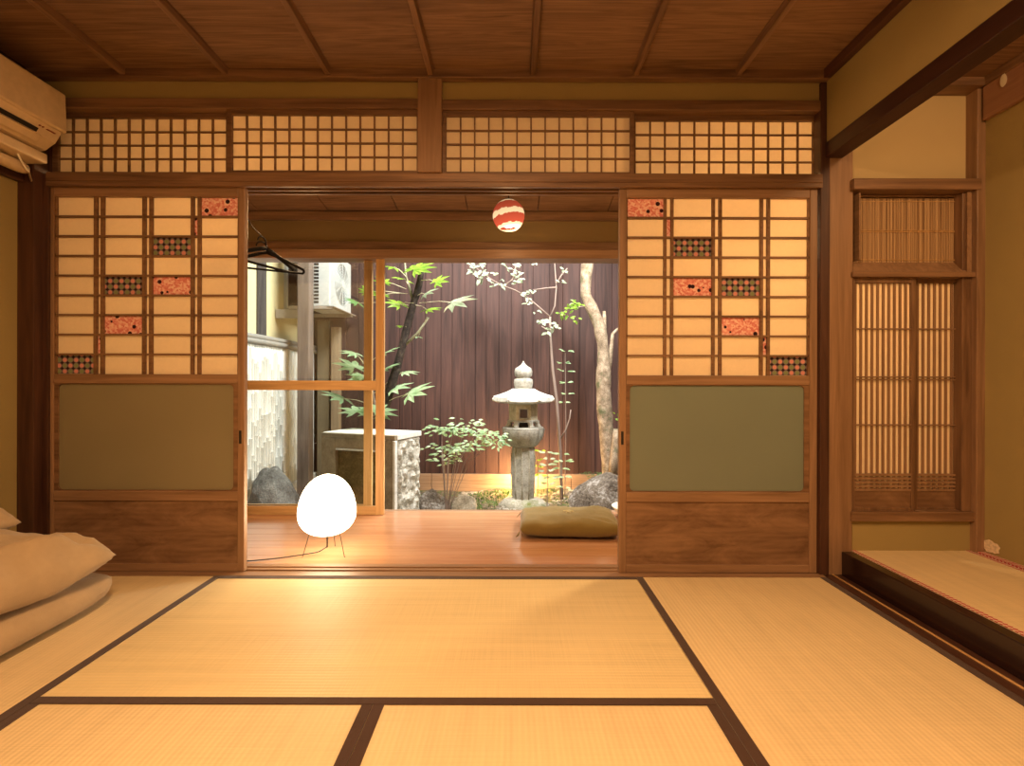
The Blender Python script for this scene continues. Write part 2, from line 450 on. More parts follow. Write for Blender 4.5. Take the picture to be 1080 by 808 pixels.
# ================================================================== LATTICE DOORS
def lattice_door(idx, x0, x1, xa, xb_, pairs, label, patches, y, pull_x):
    # x in photo columns on the wall plane
    root = empty('door_%d' % idx, (bx((x0 + x1) / 2), y + .015, 0), label, 'sliding door', None, 'structure')
    ox, oy = root.location.x, y
    X = lambda q: bx(q) - ox
    T, Bt = bz(196.5), .001
    f = MB()
    for a, b in ((x0, xa), (xb_, x1)): obj('stile', box(X(a), X(b), -.015, .015, Bt, T), M['postz'], root, .003)
    for za, zb in ((bz(207), T), (bz(405.5), bz(395.5)), (bz(530), bz(519.5)), (Bt, bz(596.5))): obj('rail', box(X(xa), X(xb_), -.014, .014, za, zb), M['postx'], root, .003)
    # inner glass frame with rounded corners
    g0, g1, gt, gb = xa, xb_, 405.5, 519.5
    outer = [(X(g0), bz(gb)), (X(g1), bz(gb)), (X(g1), bz(gt)), (X(g0), bz(gt))]
    ix0, ix1, iz0, iz1 = X(g0 + 4), X(g1 - 5), bz(gb - 1), bz(gt + .8); r = .022
    inner = []
    for cx, cz, a0 in ((ix0 + r, iz0 + r, 180), (ix1 - r, iz0 + r, 270), (ix1 - r, iz1 - r, 0), (ix0 + r, iz1 - r, 90)):
        inner.append([(cx + r * math.cos(math.radians(a0 + t)), cz + r * math.sin(math.radians(a0 + t))) for t in (0, 22, 45, 68, 90)])
    bead = MB()
    for yy0, yy1 in ((-.009, .009),):
        vs = []; fs = []
        ring_i = [p for c in inner for p in c]
        ring_o = []
        for ci, c in enumerate(inner): ring_o += [outer[ci]] * 5
        N = len(ring_i)
        for yy in (yy0, yy1):
            vs += [(a, yy, b) for a, b in ring_o] + [(a, yy, b) for a, b in ring_i]
        for q in range(N):
            j = (q + 1) % N
            fs += [(q, j, N + j, N + q), (2 * N + q, 3 * N + q, 3 * N + j, 2 * N + j), (N + q, N + j, 3 * N + j, 3 * N + q)]
        bead.add(vs, fs)
    obj('glass_bead', bead, M['woodx'], root)
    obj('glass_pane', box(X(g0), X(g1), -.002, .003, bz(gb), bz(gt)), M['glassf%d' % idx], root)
    obj('lower_board', box(X(xa) , X(xb_), -.006, .006, bz(596.5), bz(530)), M['panel'], root)
    obj('paper', box(X(xa), X(xb_), .006, .0075, bz(395.5), bz(207)), M['paper'], root)
    lat = MB()
    rows = [207 + (395.5 - 207) / 9 * q for q in range(10)]
    for q in rows[1:-1]: lat.box(X(xa), X(xb_), -.008, .006, bz(q + 1.0), bz(q - 1.0))
    for a, b in pairs:
        for q in (a, b): lat.box(X(q - 1.45), X(q + 1.45), -.009, .006, bz(395.5), bz(207))
    lat.box(X(xa), X(xa + 1.2), -.008, .006, bz(395.5), bz(207)); lat.box(X(xb_ - 1.2), X(xb_), -.008, .006, bz(395.5), bz(207))
    obj('lattice', lat, M['lattice'], root)
    cols = [(xa, pairs[0][0]), (pairs[0][1], pairs[1][0]), (pairs[1][1], pairs[2][0]), (pairs[2][1], xb_)]
    for row, c, kind in patches:
        if isinstance(c, int): a, b = cols[c]; mm = 1.3
        else: a, b = pairs[int(c[1])]; mm = 1.3
        a = max(a, xa); 
        o = obj('fabric_patch', box(X(a + mm * .5), X(b - mm * .5), .0035, .0058, bz(rows[row + 1] - .5), bz(rows[row] + .5)), M[kind], root)
        o['label'] = 'pink dotted cloth patch' if kind == 'pink' else 'dark cloth patch with roundels'
    # finger pull
    obj('door_pull', box(X(pull_x - 1.3), X(pull_x + 1.3), -.0165, -.013, bz(469), bz(455)), M['black'], root, .001)
    return root
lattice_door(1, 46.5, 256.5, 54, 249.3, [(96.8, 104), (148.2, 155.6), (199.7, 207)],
    'left sliding lattice door with paper grid, pane coloured as lit by the warm lamps, beside the futon stack',
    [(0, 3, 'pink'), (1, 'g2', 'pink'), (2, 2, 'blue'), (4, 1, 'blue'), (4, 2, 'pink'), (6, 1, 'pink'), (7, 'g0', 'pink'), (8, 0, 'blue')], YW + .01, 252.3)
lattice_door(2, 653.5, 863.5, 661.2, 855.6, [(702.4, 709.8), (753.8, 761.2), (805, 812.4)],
    'right sliding lattice door with paper grid, pane coloured as lit from the garden, beside the alcove post',
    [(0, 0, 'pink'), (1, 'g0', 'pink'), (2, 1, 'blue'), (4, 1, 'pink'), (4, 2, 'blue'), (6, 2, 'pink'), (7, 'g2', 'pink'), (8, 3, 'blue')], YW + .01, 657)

# ================================================================== TRANSOMS
def transom(idx, x0, x1, gx0, gx1, gy0, gy1, ncol, y, label, topz=115, botz=184):
    root = empty('window_%d' % idx, (dx_((x0 + x1) / 2, y), y + .012, dz_(botz, y)), label, 'transom', None, 'structure')
    ox, oz = root.location.x, root.location.z
    X = lambda q: dx_(q, y) - ox
    Z = lambda q: dz_(q, y) - oz
    f = MB()
    f.box(X(x0), X(gx0), -.011, .011, 0, Z(topz)); f.box(X(gx1), X(x1), -.011, .011, 0, Z(topz))
    f.box(X(gx0), X(gx1), -.011, .011, Z(gy0), Z(topz)); f.box(X(gx0), X(gx1), -.011, .011, 0, Z(gy1))
    obj('frame', f, M['woodx'], root, .002)
    g = MB()
    for q in range(1, ncol):
        xx = gx0 + (gx1 - gx0) * q / ncol; g.box(X(xx - .75), X(xx + .75), -.007, .004, Z(gy1), Z(gy0))
    for q in range(1, 4):
        yy = gy0 + (gy1 - gy0) * q / 4; g.box(X(gx0), X(gx1), -.006, .004, Z(yy + .7), Z(yy - .7))
    obj('lattice', g, M['lattice'], root)
    obj('paper', box(X(gx0), X(gx1), .004, .0055, Z(gy1), Z(gy0)), M['paper'], root)
transom(1, 50, 243, 60, 237.3, 125, 182, 12, YW + .045, 'paper lattice transom beside the wall air conditioner, leftmost of four')
transom(2, 238, 441, 243.6, 438.7, 121.3, 180, 13, YW + .008, 'paper lattice transom just left of the short hanging post')
transom(3, 465.5, 668.5, 470, 664, 122.3, 181, 13, YW + .008, 'paper lattice transom just right of the short hanging post')
transom(4, 664, 864, 670, 857.5, 126.5, 184, 12, YW + .045, 'paper lattice transom next to the alcove beam, rightmost of four', botz=185.5)

# ================================================================== TATAMI
def mat(x0, x1, y0, y1, axis, label, z=0, border='border', bw=.030, th=.05, sides=(1, 1)):
    root = empty('tatami_mat', ((x0 + x1) / 2, (y0 + y1) / 2, z - th), label, 'tatami mat', 'tatami mats on the floors')
    w, d = (x1 - x0) / 2 - .001, (y1 - y0) / 2 - .001
    obj('rush_surface', box(-w, w, -d, d, 0, th), M['tat' + axis], root, .003)
    for s in (-1, 1):
        if not sides[(s + 1) // 2]: continue
        if axis == 'x': b = box(-w, w, s * d - (bw if s > 0 else 0), s * d + (bw if s < 0 else 0), th - .001, th + .0015)
        else: b = box(s * w - (bw if s > 0 else 0), s * w + (bw if s < 0 else 0), -d, d, th - .001, th + .0015)
        obj('cloth_border', b, M[border], root)
    return root
XM0, XM1, XMC = -1.339, .574, -.383
yb = YW - .037; ym = 1.384
mat(XL, XM0, .44, yb, 'y', 'tatami mat along the left wall, under the futon stack')
mat(XM0, XM1, ym, yb, 'x', 'wide tatami mat lying crosswise in front of the garden opening')
mat(XM1, 1.452, .44, yb, 'y', 'tatami mat along the black alcove step on the right')
mat(XM0, XMC, -.53, ym, 'y', 'front tatami mat at the bottom edge, left of the lower joint')
mat(XMC, XM1, -.53, ym, 'y', 'front tatami mat at the bottom edge, right of the lower joint')
mat(XL, XM0, YF, .44, 'y', 'tatami mat nearest the viewer on the far left')
mat(XM1, 1.452, YF, .44, 'y', 'tatami mat nearest the viewer on the far right')
mat(XM0, XM1, YF, -.53, 'x', 'tatami mat at the very front of the room')

# ================================================================== ALCOVE
trim(box(1.452, 1.54, YF, YW - .01, -.05, .002), M['darky'], 'floor strip between the right mats and the black step', 'floor strip', .002)
trim(box(1.495, 1.502, YF, YW - .01, .0, .006), M['lighty'], 'thin pale fillet line in front of the black step', 'fillet', .001)
trim(box(1.54, 1.592, YF, YW - .01, -.05, .111), M['lacq'], 'black lacquered front edge of the raised alcove floor', 'step edge', .004)
struct('floor_alcove', box(1.592, XA, YF, YW + .1, -.05, .06), M['darkx'], 'raised base of the alcove under its mat', 'floor')
def rick(name):
    m, nt, out = mat_new(name)
    b = principled(nt, out, .85, spec=.1)
    c = nt.nodes.new('ShaderNodeTexChecker'); c.inputs['Scale'].default_value = 85
    c.inputs[1].default_value = (.42, .06, .07, 1); c.inputs[2].default_value = (.62, .46, .33, 1)
    nt.links.new(coords(nt, (1, 1, 1), 'Object', (0, 0, PI / 4)), c.inputs[0]); nt.links.new(c.outputs[0], b.inputs['Base Color'])
    return m
M['rick'] = rick('red_checked_border_cloth')
m1 = mat(1.593, 2.155, YF + .01, YW + .02, 'y', 'raised alcove mat edged with red checked cloth', .111, 'rick', .022)
trim(box(2.157, XA, YF, YW - .002, .05, .118), M['rick'], 'checked edging strip along the foot of the alcove wall', 'edging strip', .001)
# beam and wall over it
trim(box(XR - .004, 1.545, YF, YW - .0, 1.95, 2.022), wood('beam_timber', (.020, .006, .005), (.045, .016, .010), 'y', .45), 'dark heavy beam across the alcove opening', 'beam', .004)
struct('wall_alcove_upper', box(XR, 1.525, YF, YW + .03, 2.02, ZC + .04), M['plaster'], 'olive plaster wall hanging above the dark alcove beam', 'wall')
struct('ceiling_alcove', box(1.52, XA, YF, YW + .03, 2.30, 2.33), M['ceil'], 'board ceiling of the alcove', 'ceiling')
# alcove back wall
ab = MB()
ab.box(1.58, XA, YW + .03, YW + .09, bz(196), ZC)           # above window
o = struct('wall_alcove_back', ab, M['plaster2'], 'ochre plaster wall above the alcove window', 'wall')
trim(box(bx(1024), bx(1036.5), YW - .03, YW + .09, .111, 2.30), M['postz'], 'slender corner post right of the alcove window', 'post')
trim(box(bx(1036), XA, YW - .01, YW + .09, .111, 2.30), M['plaster'], 'thin plaster return beside the slender corner post', 'wall')
trim(box(1.58, XA, YW - .06, YW + .03, 2.262, 2.30), M['woodx'], 'cornice rail at the back of the alcove ceiling', 'cornice')
trim(box(bx(895), bx(1028), YW - .035, YW + .07, bz(201.5), bz(190)), M['woodx'], 'projecting rail on top of the alcove window', 'window head')
trim(box(bx(896), bx(1028), YW - .022, YW + .08, bz(292), bz(286.5)), M['woodx'], 'rail between reed screen and barred window panels', 'window rail')
trim(box(bx(896), bx(1030), YW - .02, YW + .08, bz(548), bz(538)), M['woodx'], 'sill under the barred window panels', 'window sill')
trim(box(bx(1014), bx(1025), YW - .004, YW + .08, bz(538), bz(202)), M['woodz'], 'right jamb of the alcove window', 'jamb')
trim(box(bx(895.5), bx(899), YW - .004, YW + .08, bz(538), bz(202)), M['woodz'], 'left jamb of the alcove window', 'jamb')
struct('wall_alcove_low', box(1.58, XA, YW + .004, YW + .09, .05, bz(546)), M['plaster'], 'olive plaster strip under the alcove window', 'wall')
# reed screen
RY = YW + .040
RX = lambda q: dx_(q, RY)
RZ = lambda q: dz_(q, RY)
r = empty('window_5', (RX(956), YW + .045, RZ(286)), 'reed screen panel above the two barred panels in the alcove', 'reed screen', None, 'structure')
ox, oz = r.location.x, r.location.z
reeds = MB(); xx = 899.5
while xx < 1012:
    w = random.uniform(.9, 1.6); yy = random.uniform(-.002, .002)
    reeds.box(RX(xx) - ox, RX(xx + w * .82) - ox, -.004 + yy, .002 + yy, RZ(276) - oz, RZ(208) - oz); xx += w
def reedmat():
    m, nt, out = mat_new('split_reed'); b = principled(nt, out, .6, spec=.3)
    n = noise_tex(nt, coords(nt, (130, 1, .6)), 1, 3, .7)
    nt.links.new(ramp(nt, n, [(.35, (.17, .095, .045)), (.5, (.40, .25, .13)), (.68, (.62, .42, .24))]), b.inputs['Base Color'])
    return m
obj('reeds', reeds, reedmat(), r)
obj('light_stop_board', box(RX(890) - ox, RX(1032) - ox, .012, .020, RZ(292) - oz, RZ(194) - oz), M['woodx'], r)  # added opaque board, widened so veranda light cannot leak past the reeds
th = MB()
for q in (211.5, 242, 243.5, 273): th.box(RX(899) - ox, RX(1012) - ox, -.0075, -.005, RZ(q + .5) - oz, RZ(q - .1) - oz)
obj('binding_thread', th, M['lighty'], r)
fr = MB()
def quadprism(mb, a, b, c, d): mb.add([a, b, c, d], [(0, 1, 2, 3)])
# splayed jamb, head and bottom of the recessed screen
i0, i1, it, ib = RX(899) - ox, RX(1012.5) - ox, RZ(207) - oz, RZ(276) - oz
o0, o1, ot, ob = bx(897) - ox, bx(1021) * .992 - ox, bz(202) - oz, bz(286.5) - oz
yi, yo = -.004, -.058
fr.add([(i1, yi, it), (o1, yo, ot), (o1, yo, ob), (i1, yi, ib), (i1 + .02, yi, it), (o1 + .02, yo, ot), (o1 + .02, yo, ob), (i1 + .02, yi, ib)], [(0, 1, 2, 3), (4, 7, 6, 5), (0, 4, 5, 1), (3, 2, 6, 7), (1, 5, 6, 2), (0, 3, 7, 4)])
fr.add([(i0, yi, ib), (i1, yi, ib), (o1, yo, ob), (o0, yo, ob), (i0, yi, ib - .02), (i1, yi, ib - .02), (o1, yo, ob - .005), (o0, yo, ob - .005)], [(0, 1, 2, 3), (4, 7, 6, 5), (0, 3, 7, 4), (1, 5, 6, 2), (3, 2, 6, 7), (0, 4, 5, 1)])
fr.box(i0 - .006, i0, yo, .01, ib, it); fr.box(i0, i1, -.01, .01, it, ot)
obj('frame', fr, M['posty'], r)
# barred panels
def barred(idx, x0, x1, gx0, gx1, nb, y, label):
    y -= .012
    root = empty('window_%d' % idx, (dx_((x0 + x1) / 2, y), y, dz_(538, y)), label, 'window panel', None, 'structure')
    ox, oz = root.location.x, root.location.z
    X = lambda q: dx_(q, y) - ox
    Z = lambda q: dz_(q, y) - oz
    f = MB(); f.box(X(x0), X(gx0), -.011, .011, 0, Z(292)); f.box(X(gx1), X(x1), -.011, .011, 0, Z(292))
    f.box(X(gx0), X(gx1), -.010, .010, Z(298), Z(292)); f.box(X(gx0), X(gx1), -.010, .010, 0, Z(534))
    obj('frame', f, M['woodz'], root, .002)
    b = MB(); p = (gx1 - gx0) / nb
    for q in range(nb): b.box(X(gx0 + q * p), X(gx0 + q * p + p * .38), -.004, .002, Z(516), Z(298))
    for q in (346, 396.5, 399.5, 447): b.box(X(gx0), X(gx1), -.009, .003, Z(q + .8), Z(q - .5))
    for q in range(5): b.box(X(gx0), X(gx1), -.009, .003, Z(498.5 + q * 4 + 2.2), Z(498.5 + q * 4))
    obj('bars', b, M['bars'], root)
    obj('paper', box(X(gx0), X(gx1), .004, .005, Z(516), Z(298)), M['paper'], root)
    obj('lower_board', box(X(gx0), X(gx1), -.005, .005, Z(534), Z(516)), M['panel'], root)
barred(6, 898, 964, 900.5, 959.5, 10, YW + .025, 'barred window panel on the left, next to the alcove post')
barred(7, 962, 1019, 966, 1014, 8, YW + .052, 'barred window panel on the right, next to the slender corner post')
# board on right wall with hole
bt = empty('wall_board', (XA, 1.6, 2.11), 'pinkish brown board with a pale knot at the top of the alcove wall', 'board')
obj('board', box(-.022, 0, -3.2, .70, 0, .19), wood('pinkish_timber', (.26, .13, .08), (.38, .20, .12), 'y', .5), bt, .002)
kn = MB(); kn.lathe([(.0, 0), (.018, 0.0), (.022, .004), (.0, .005)], n=16)
ko = obj('knot', kn, M['cream'], bt, loc=(-.022, .60, .125)); ko.rotation_euler = (0, -PI / 2, 0); ko.scale = (1.3, .7, 1)
trim(box(2.157, XA, YF, YW - .03, 2.262, 2.30), M['woody'], 'cornice rail along the top of the alcove side wall', 'cornice')
# peeled plaster patch
pp = MB(); N = 22; vs = [(XA - .0025, 2.277, .15)]
pts = []
for q in range(N):
    a = 2 * PI * q / N; rr = 1 + .08 * math.sin(5 * a + 1) + .06 * math.sin(9 * a)
    pts.append((XA - .0025, 2.277 + .044 * rr * math.cos(a), .152 + .028 * rr * math.sin(a)))
vs += pts; pp.add(vs, [(0, q + 1, (q + 1) % N + 1) for q in range(N)])
tag(obj('plaster_patch', pp, plain('bare_pale_plaster', (.75, .62, .45), .9, var=.25, nscale=80), fix=False), 'pale flaked patch low on the right wall by the corner post', 'wall patch')

# ================================================================== ENGAWA (veranda)
YE = 3.40
SL = .13
EX0, EX1 = -2.6, 2.3
fb = MB(); yy = YW + .12; i = 0
while yy < YE + .06:
    w = min(.118, YE + .07 - yy); fb.box(EX0, EX1, yy + .0008, yy + w - .0008, -.03, 0); yy += w; i += 1
struct('floor_veranda', fb, M['engawa'], 'polished orange floorboards of the veranda', 'floor', .0008)
struct('floor_veranda_base', box(EX0, EX1, YW + .11, YE + .05, -.30, -.031), M['darkx'], 'timber base under the veranda boards', 'floor')
def ez(y): return 2.05 + SL * (3.38 - y)
ec = MB(); ys = [YW + .09, YE]
xb = -2.6 - .05
while xb < EX1:
    x1 = xb + .47
    ec.add([(xb + .003, ys[0], ez(ys[0])), (x1 - .003, ys[0], ez(ys[0])), (x1 - .003, ys[1], ez(ys[1])), (xb + .003, ys[1], ez(ys[1])),
            (xb + .003, ys[0], ez(ys[0]) + .012), (x1 - .003, ys[0], ez(ys[0]) + .012), (x1 - .003, ys[1], ez(ys[1]) + .012), (xb + .003, ys[1], ez(ys[1]) + .012)],
           [(0, 1, 2, 3), (4, 7, 6, 5), (0, 4, 5, 1), (1, 5, 6, 2), (2, 6, 7, 3), (3, 7, 4, 0)])
    xb = x1
ec.add([(EX0, ys[0], ez(ys[0]) + .014), (EX1, ys[0], ez(ys[0]) + .014), (EX1, ys[1] + .2, ez(ys[1]) + .014), (EX0, ys[1] + .2, ez(ys[1]) + .014),
        (EX0, ys[0], ez(ys[0]) + .05), (EX1, ys[0], ez(ys[0]) + .05), (EX1, ys[1] + .2, ez(ys[1]) + .05), (EX0, ys[1] + .2, ez(ys[1]) + .05)],
       [(0, 1, 2, 3), (4, 7, 6, 5), (0, 4, 5, 1), (1, 5, 6, 2), (2, 6, 7, 3), (3, 7, 4, 0)])
struct('ceiling_veranda', ec, M['ceil'], 'sloping board ceiling of the veranda', 'ceiling')
struct('wall_veranda_left', box(EX0 - .06, EX0, YW + .09, YE + .1, -.4, 2.4), M['plaster'], 'end wall of the veranda on the left', 'wall')
struct('wall_veranda_right', box(EX1, EX1 + .06, YW + .09, YE + .1, -.4, 2.4), M['plaster'], 'end wall of the veranda on the right', 'wall')
struct('wall_outer', box(EX0, XL, YW + .03, YW + .09, -.05, 2.4), M['plaster'], 'plaster return beside the left corner post', 'wall')
struct('wall_outer_upper', box(EX0, EX1, YW + .092, YW + .11, 2.17, 2.5), M['plaster'], 'plaster above the veranda ceiling line', 'wall')
def vz(y, d): return H - (y - 404) * d / F
trim(box(EX0, EX1, YE - .05, YE, vz(232, 3.35), vz(223, 3.35)), M['woodx'], 'upper rail where the veranda ceiling ends', 'rail')
struct('wall_veranda_band', box(EX0, EX1, YE - .02, YE + .03, vz(257, 3.38), vz(224, 3.38)), M['plasterd'], 'plaster band above the glass doors, shade put into its colour', 'wall')
trim(box(EX0, EX1, YE - .04, YE + .04, vz(263, 3.36), vz(255, 3.36)), M['woodx'], 'rail above the glass door lintel', 'rail')
trim(box(EX0, EX1, YE - .06, YE + .08, vz(272.5, 3.34), vz(263, 3.34)), M['postx'], 'lintel above the garden glass doors', 'lintel')
trim(box(EX0, EX1, YE + .07, YE + .12, -.3, .0), M['postx'], 'outer edge beam of the veranda floor', 'sill')
# glass doors
GT = vz(272.5, 3.34)
def glass_door(idx, x0, x1, y, label, sw=.056):
    root = empty('door_%d' % idx, ((x0 + x1) / 2, y, 0), label, 'glass door', None, 'structure')
    w = (x1 - x0) / 2
    for xa_, xb_ in ((-w, -w + sw), (w - sw, w)): obj('stile', box(xa_, xb_, -.014, .014, .001, GT + .01), M['lightz'], root, .002)
    for za, zb in ((.001, .058), (GT + .005, GT + .03), (vz(412, y), vz(402, y))): obj('rail', box(-w + sw, w - sw, -.013, .013, za, zb), M['lightx'], root, .002)
    obj('glass_pane', box(-w + sw * .9, w - sw * .9, -.0015, .0015, .05, vz(411, y)), M['glass'], root)
    obj('glass_pane', box(-w + sw * .9, w - sw * .9, -.0015, .0015, vz(403, y), GT - .02), M['glass'], root)
    return root
glass_door(3, -2.22, (405.5 - 540) * 3.38 / F, 3.38, 'sliding glass door with a pale wooden midrail behind the egg lamp')
glass_door(4, -2.30, (393 - 540) * 3.43 / F, 3.425, 'second glass door, slid behind the one with the brighter stile')
glass_door(5, .80, 2.2, 3.38, 'glass door slid open behind the right lattice door')

# ------------------------------------------------ akari style lamp
LX, LY = (345.5 - 540) * 2.60 / F, 2.60
lp = empty('paper_floor_lamp', (LX, LY, 0), 'glowing white egg-shaped paper lamp on thin wire legs on the veranda floor', 'lamp')
prof = []
z0, z1 = .104, .418
cz = .215
for q in range(25):
    t = q / 24; a = -PI / 2 + PI * t
    rr = .1445 * (math.cos(a) ** .80 if math.cos(a) > 0 else 0)
    z = cz + (math.sin(a) * (.112 if a < 0 else .200))
    if a > 0: rr = .1445 * max(0, math.cos(a)) ** 1.0
    prof.append((max(rr, .012), z))
obj('lamp_shade', MB().lathe(prof, n=48), M['lamp'], lp, smooth=True)
for a in (205, 335, 90):
    ar = math.radians(a)
    p0 = Vector((.085 * math.cos(ar), .085 * math.sin(ar), .125)); p1 = Vector((.118 * math.cos(ar), .118 * math.sin(ar), .002))
    obj('leg', MB().tube([p0, p1, p1 + Vector((.004 * math.cos(ar), .004 * math.sin(ar), 0))], .0016, 6), M['black'], lp)
obj('stem', MB().tube([(0, 0, .035), (0, 0, .12)], .004, 8), M['black'], lp)
cp = [Vector((0, 0, .04)), Vector((-.03, -.01, .02))]
for q in range(14):
    t = q / 13; cp.append(Vector((-.05 - .62 * t, -.02 - .10 * math.sin(t * 2.6), .003 + .012 * (1 - t) ** 3)))
obj('power_cord', MB().tube(cp, .0028, 6), M['black'], lp, smooth=True)

# ------------------------------------------------ hanging ball lamp
HX, HY = (536 - 540) * 2.95 / F, 2.95
HZ = H + (404 - 227.5) * HY / F
hl = empty('hanging_ball_lamp', (HX, HY, HZ), 'small red and white striped ball lamp hanging from the veranda ceiling', 'lamp')
def ballmat():
    m, nt, out = mat_new('striped_glowing_ball')
    sep = nt.nodes.new('ShaderNodeSeparateXYZ'); tcv = coords(nt, (1, 1, 1), 'Object', (0, math.radians(9), 0)); nt.links.new(tcv, sep.inputs[0])
    nz = noise_tex(nt, coords(nt), 38, 4, .7)
    z = math_n(nt, 'ADD', sep.outputs[2], math_n(nt, 'MULTIPLY', math_n(nt, 'SUBTRACT', nz, .5), .03))
    w = math_n(nt, 'SINE', math_n(nt, 'ADD', math_n(nt, 'MULTIPLY', z, 78), 1.2))
    s = ramp(nt, math_n(nt, 'ADD', math_n(nt, 'MULTIPLY', w, .5), .5), [(.62, (.50, .07, .03)), (.74, (1, .66, .34))])
    e = nt.nodes.new('ShaderNodeEmission'); nt.links.new(s, e.inputs[0])
    # hotter toward the open bottom where the bulb sits
    st = ramp(nt, math_n(nt, 'ADD', math_n(nt, 'MULTIPLY', sep.outputs[2], 6.0), .55), [(.0, (1, 1, 1)), (.14, (.2, .2, .2)), (.5, (.13, .13, .13)), (1, (.07, .07, .07))])
    nt.links.new(math_n(nt, 'MULTIPLY', st, 9), e.inputs[1]); nt.links.new(e.outputs[0], out.inputs[0])
    return m
R = .094
prof = [(R * math.cos(a), R * math.sin(a)) for a in [math.radians(-58 + 144 * q / 24) for q in range(25)]]
obj('ball_shade', MB().lathe(prof, n=40, caps=False), ballmat(), hl, smooth=True)
obj('bulb', MB().lathe([(.002, -.072), (.022, -.066), (.036, -.052), (.038, -.035), (.025, -.012), (.014, .02)], n=20), emis('bulb_glow', (1, .85, .6), 22), hl, smooth=True)
obj('collar', MB().lathe([(.012, R - .012), (.02, R - .006), (.02, R + .004), (.008, R + .008)], n=16), M['black'], hl)
obj('hanging_cord', MB().tube([(0, 0, R), (0, 0, ez(HY) - HZ)], .003, 6), M['black'], hl)
obj('ceiling_rose', MB().lathe([(.03, ez(HY) - HZ - .012), (.03, ez(HY) - HZ)], n=20), M['black'], hl)

# ------------------------------------------------ clothes hangers
def hanger(px, py, d, half, yaw, r, label, thick=False):
    p = P(px, py, d)      # top of the neck
    root = empty('clothes_hanger', p, label, 'hanger', 'black clothes hangers', None, yaw)
    drop = .075
    a = MB()
    for s in (-1, 1):
        pts = [(0, 0, 0)] + [(s * half * t, 0, -drop * (t ** 1.15)) for t in (.2, .4, .6, .8, .93, 1)] + [(s * (half + .004), 0, -drop - .012), (s * (half - .006), 0, -drop - .024)]
        a.tube(pts, [r * 1.4] * 3 + [r * 1.2] * 4 + [r] * 2, 8)
    obj('shoulder', a, M['blackp'], root, smooth=True)
    obj('crossbar', MB().tube([(-half, 0, -drop - .022), (half, 0, -drop - .022)], r * .9, 8), M['blackp'], root, smooth=True)
    hk = [(0, 0, -.004), (0, 0, .025)] + [(-.026 + .026 * math.cos(math.radians(t)), 0, .030 + .026 * math.sin(math.radians(t))) for t in range(0, 200, 20)]
    obj('hook', MB().tube(hk, .0035, 8), M['blackp'], root, smooth=True)
    return root
hanger(281, 267, 2.78, .190, math.radians(30), .0065, 'black clothes hanger with a straight crossbar hanging at top left of the veranda')
hanger(280, 262.5, 2.72, .19, math.radians(68), .008, 'second black clothes hanger turned edge-on behind the left door stile')
hc = P(276, 252, 2.76)
tag(obj('hanger_string', MB().tube([(hc.x - .0, hc.y, hc.z + .012), (hc.x - .05, hc.y, hc.z + .06), (hc.x - .11, hc.y - .01, hc.z + .16), (hc.x - .16, hc.y - .02, ez(2.74) - .001)], .0022, 6), M['black'], smooth=True),
    'thin dark string holding the hangers at the veranda ceiling', 'string')

# ------------------------------------------------ cushions
def cushion_mesh(w, d, h, pinch=.08, n=28, flat=.35, seed=0, wr=.006, ex=.42, mid=.5, crease=0):
    mb = MB(); vs = []; fs = []
    def pt(i, j, top):
        u = -1 + 2 * i / n; v = -1 + 2 * j / n
        x = u * w / 2 * (1 - pinch * (1 - abs(u)) * 0 - pinch * (1 - v * v) * abs(u) * .6)
        y = v * d / 2 * (1 - pinch * (1 - u * u) * abs(v) * .6)
        q8 = 1 - .045 * (u * v) ** 6; x *= q8; y *= q8
        hh = max(0, (1 - u ** 4)) ** ex * max(0, (1 - v ** 4)) ** ex
        e = min(1, hh * 1.6)
        z = h * (mid + (hh * (1 - mid) if top else -hh * mid * .92))
        for cu, cv in ((1, 1), (1, -1)):
            if crease:
                rr = math.hypot(u - cu, v - cv); an = math.atan2(v - cv, u - cu)
                z += crease * math.sin(11 * an + seed) * math.exp(-((rr - .45) / .3) ** 2) * min(1, hh * 2)
        wv = noise.noise(Vector((x * 9 + seed, y * 9, top * 3.1))) * wr + abs(noise.noise(Vector((x * 22, y * 7 + seed, top * 2)))) * wr * .8
        return (x, y, z + (wv * e if top else 0))
    N1 = n + 1
    for top in (1, 0):
        for j in range(N1):
            for i in range(N1): vs.append(pt(i, j, top))
    for t in (0, 1):
        o = t * N1 * N1
        for j in range(n):
            for i in range(n):
                q = (o + j * N1 + i, o + j * N1 + i + 1, o + (j + 1) * N1 + i + 1, o + (j + 1) * N1 + i)
                fs.append(q if t == 0 else q[::-1])
    mb.add(vs, fs)
    return mb
def weld(o):
    b = bmesh.new(); b.from_mesh(o.data); bmesh.ops.remove_doubles(b, verts=b.verts, dist=.0004); bmesh.ops.recalc_face_normals(b, faces=b.faces); b.to_mesh(o.data); b.free()
    for p in o.data.polygons: p.use_smooth = True

zc = empty('floor_cushion', (.345, 3.02, 0.0), 'flat olive floor cushion on the veranda in front of the garden', 'cushion', rz=math.radians(-1.5))
zm = cushion_mesh(.60, .42, .115, .05, 36, seed=3, wr=.012, ex=.34, crease=.005)
cz_ = obj('cushion_cover', zm, M['olive'], zc); weld(cz_)
tt = MB()
for q in range(9):
    a = q * .7; tt.tube([(0, 0, .112), (.018 * math.cos(a), .018 * math.sin(a), .122), (.034 * math.cos(a), .03 * math.sin(a), .114 + .004 * (q % 3))], .0012, 5)
obj('tuft', tt, plain('tuft_thread', (.62, .50, .25), .8), zc)
for s, t in ((-1, -1), (-1, 1), (1, -1), (1, 1)):
    tm = MB()
    for q in range(5): tm.tube([(s * .292, t * .203, .057), (s * (.300 + .004 * q), t * (.212 + .003 * (4 - q)), .035 - .003 * q)], .0013, 5)
    obj('corner_tassel', tm, M['olive'], zc)

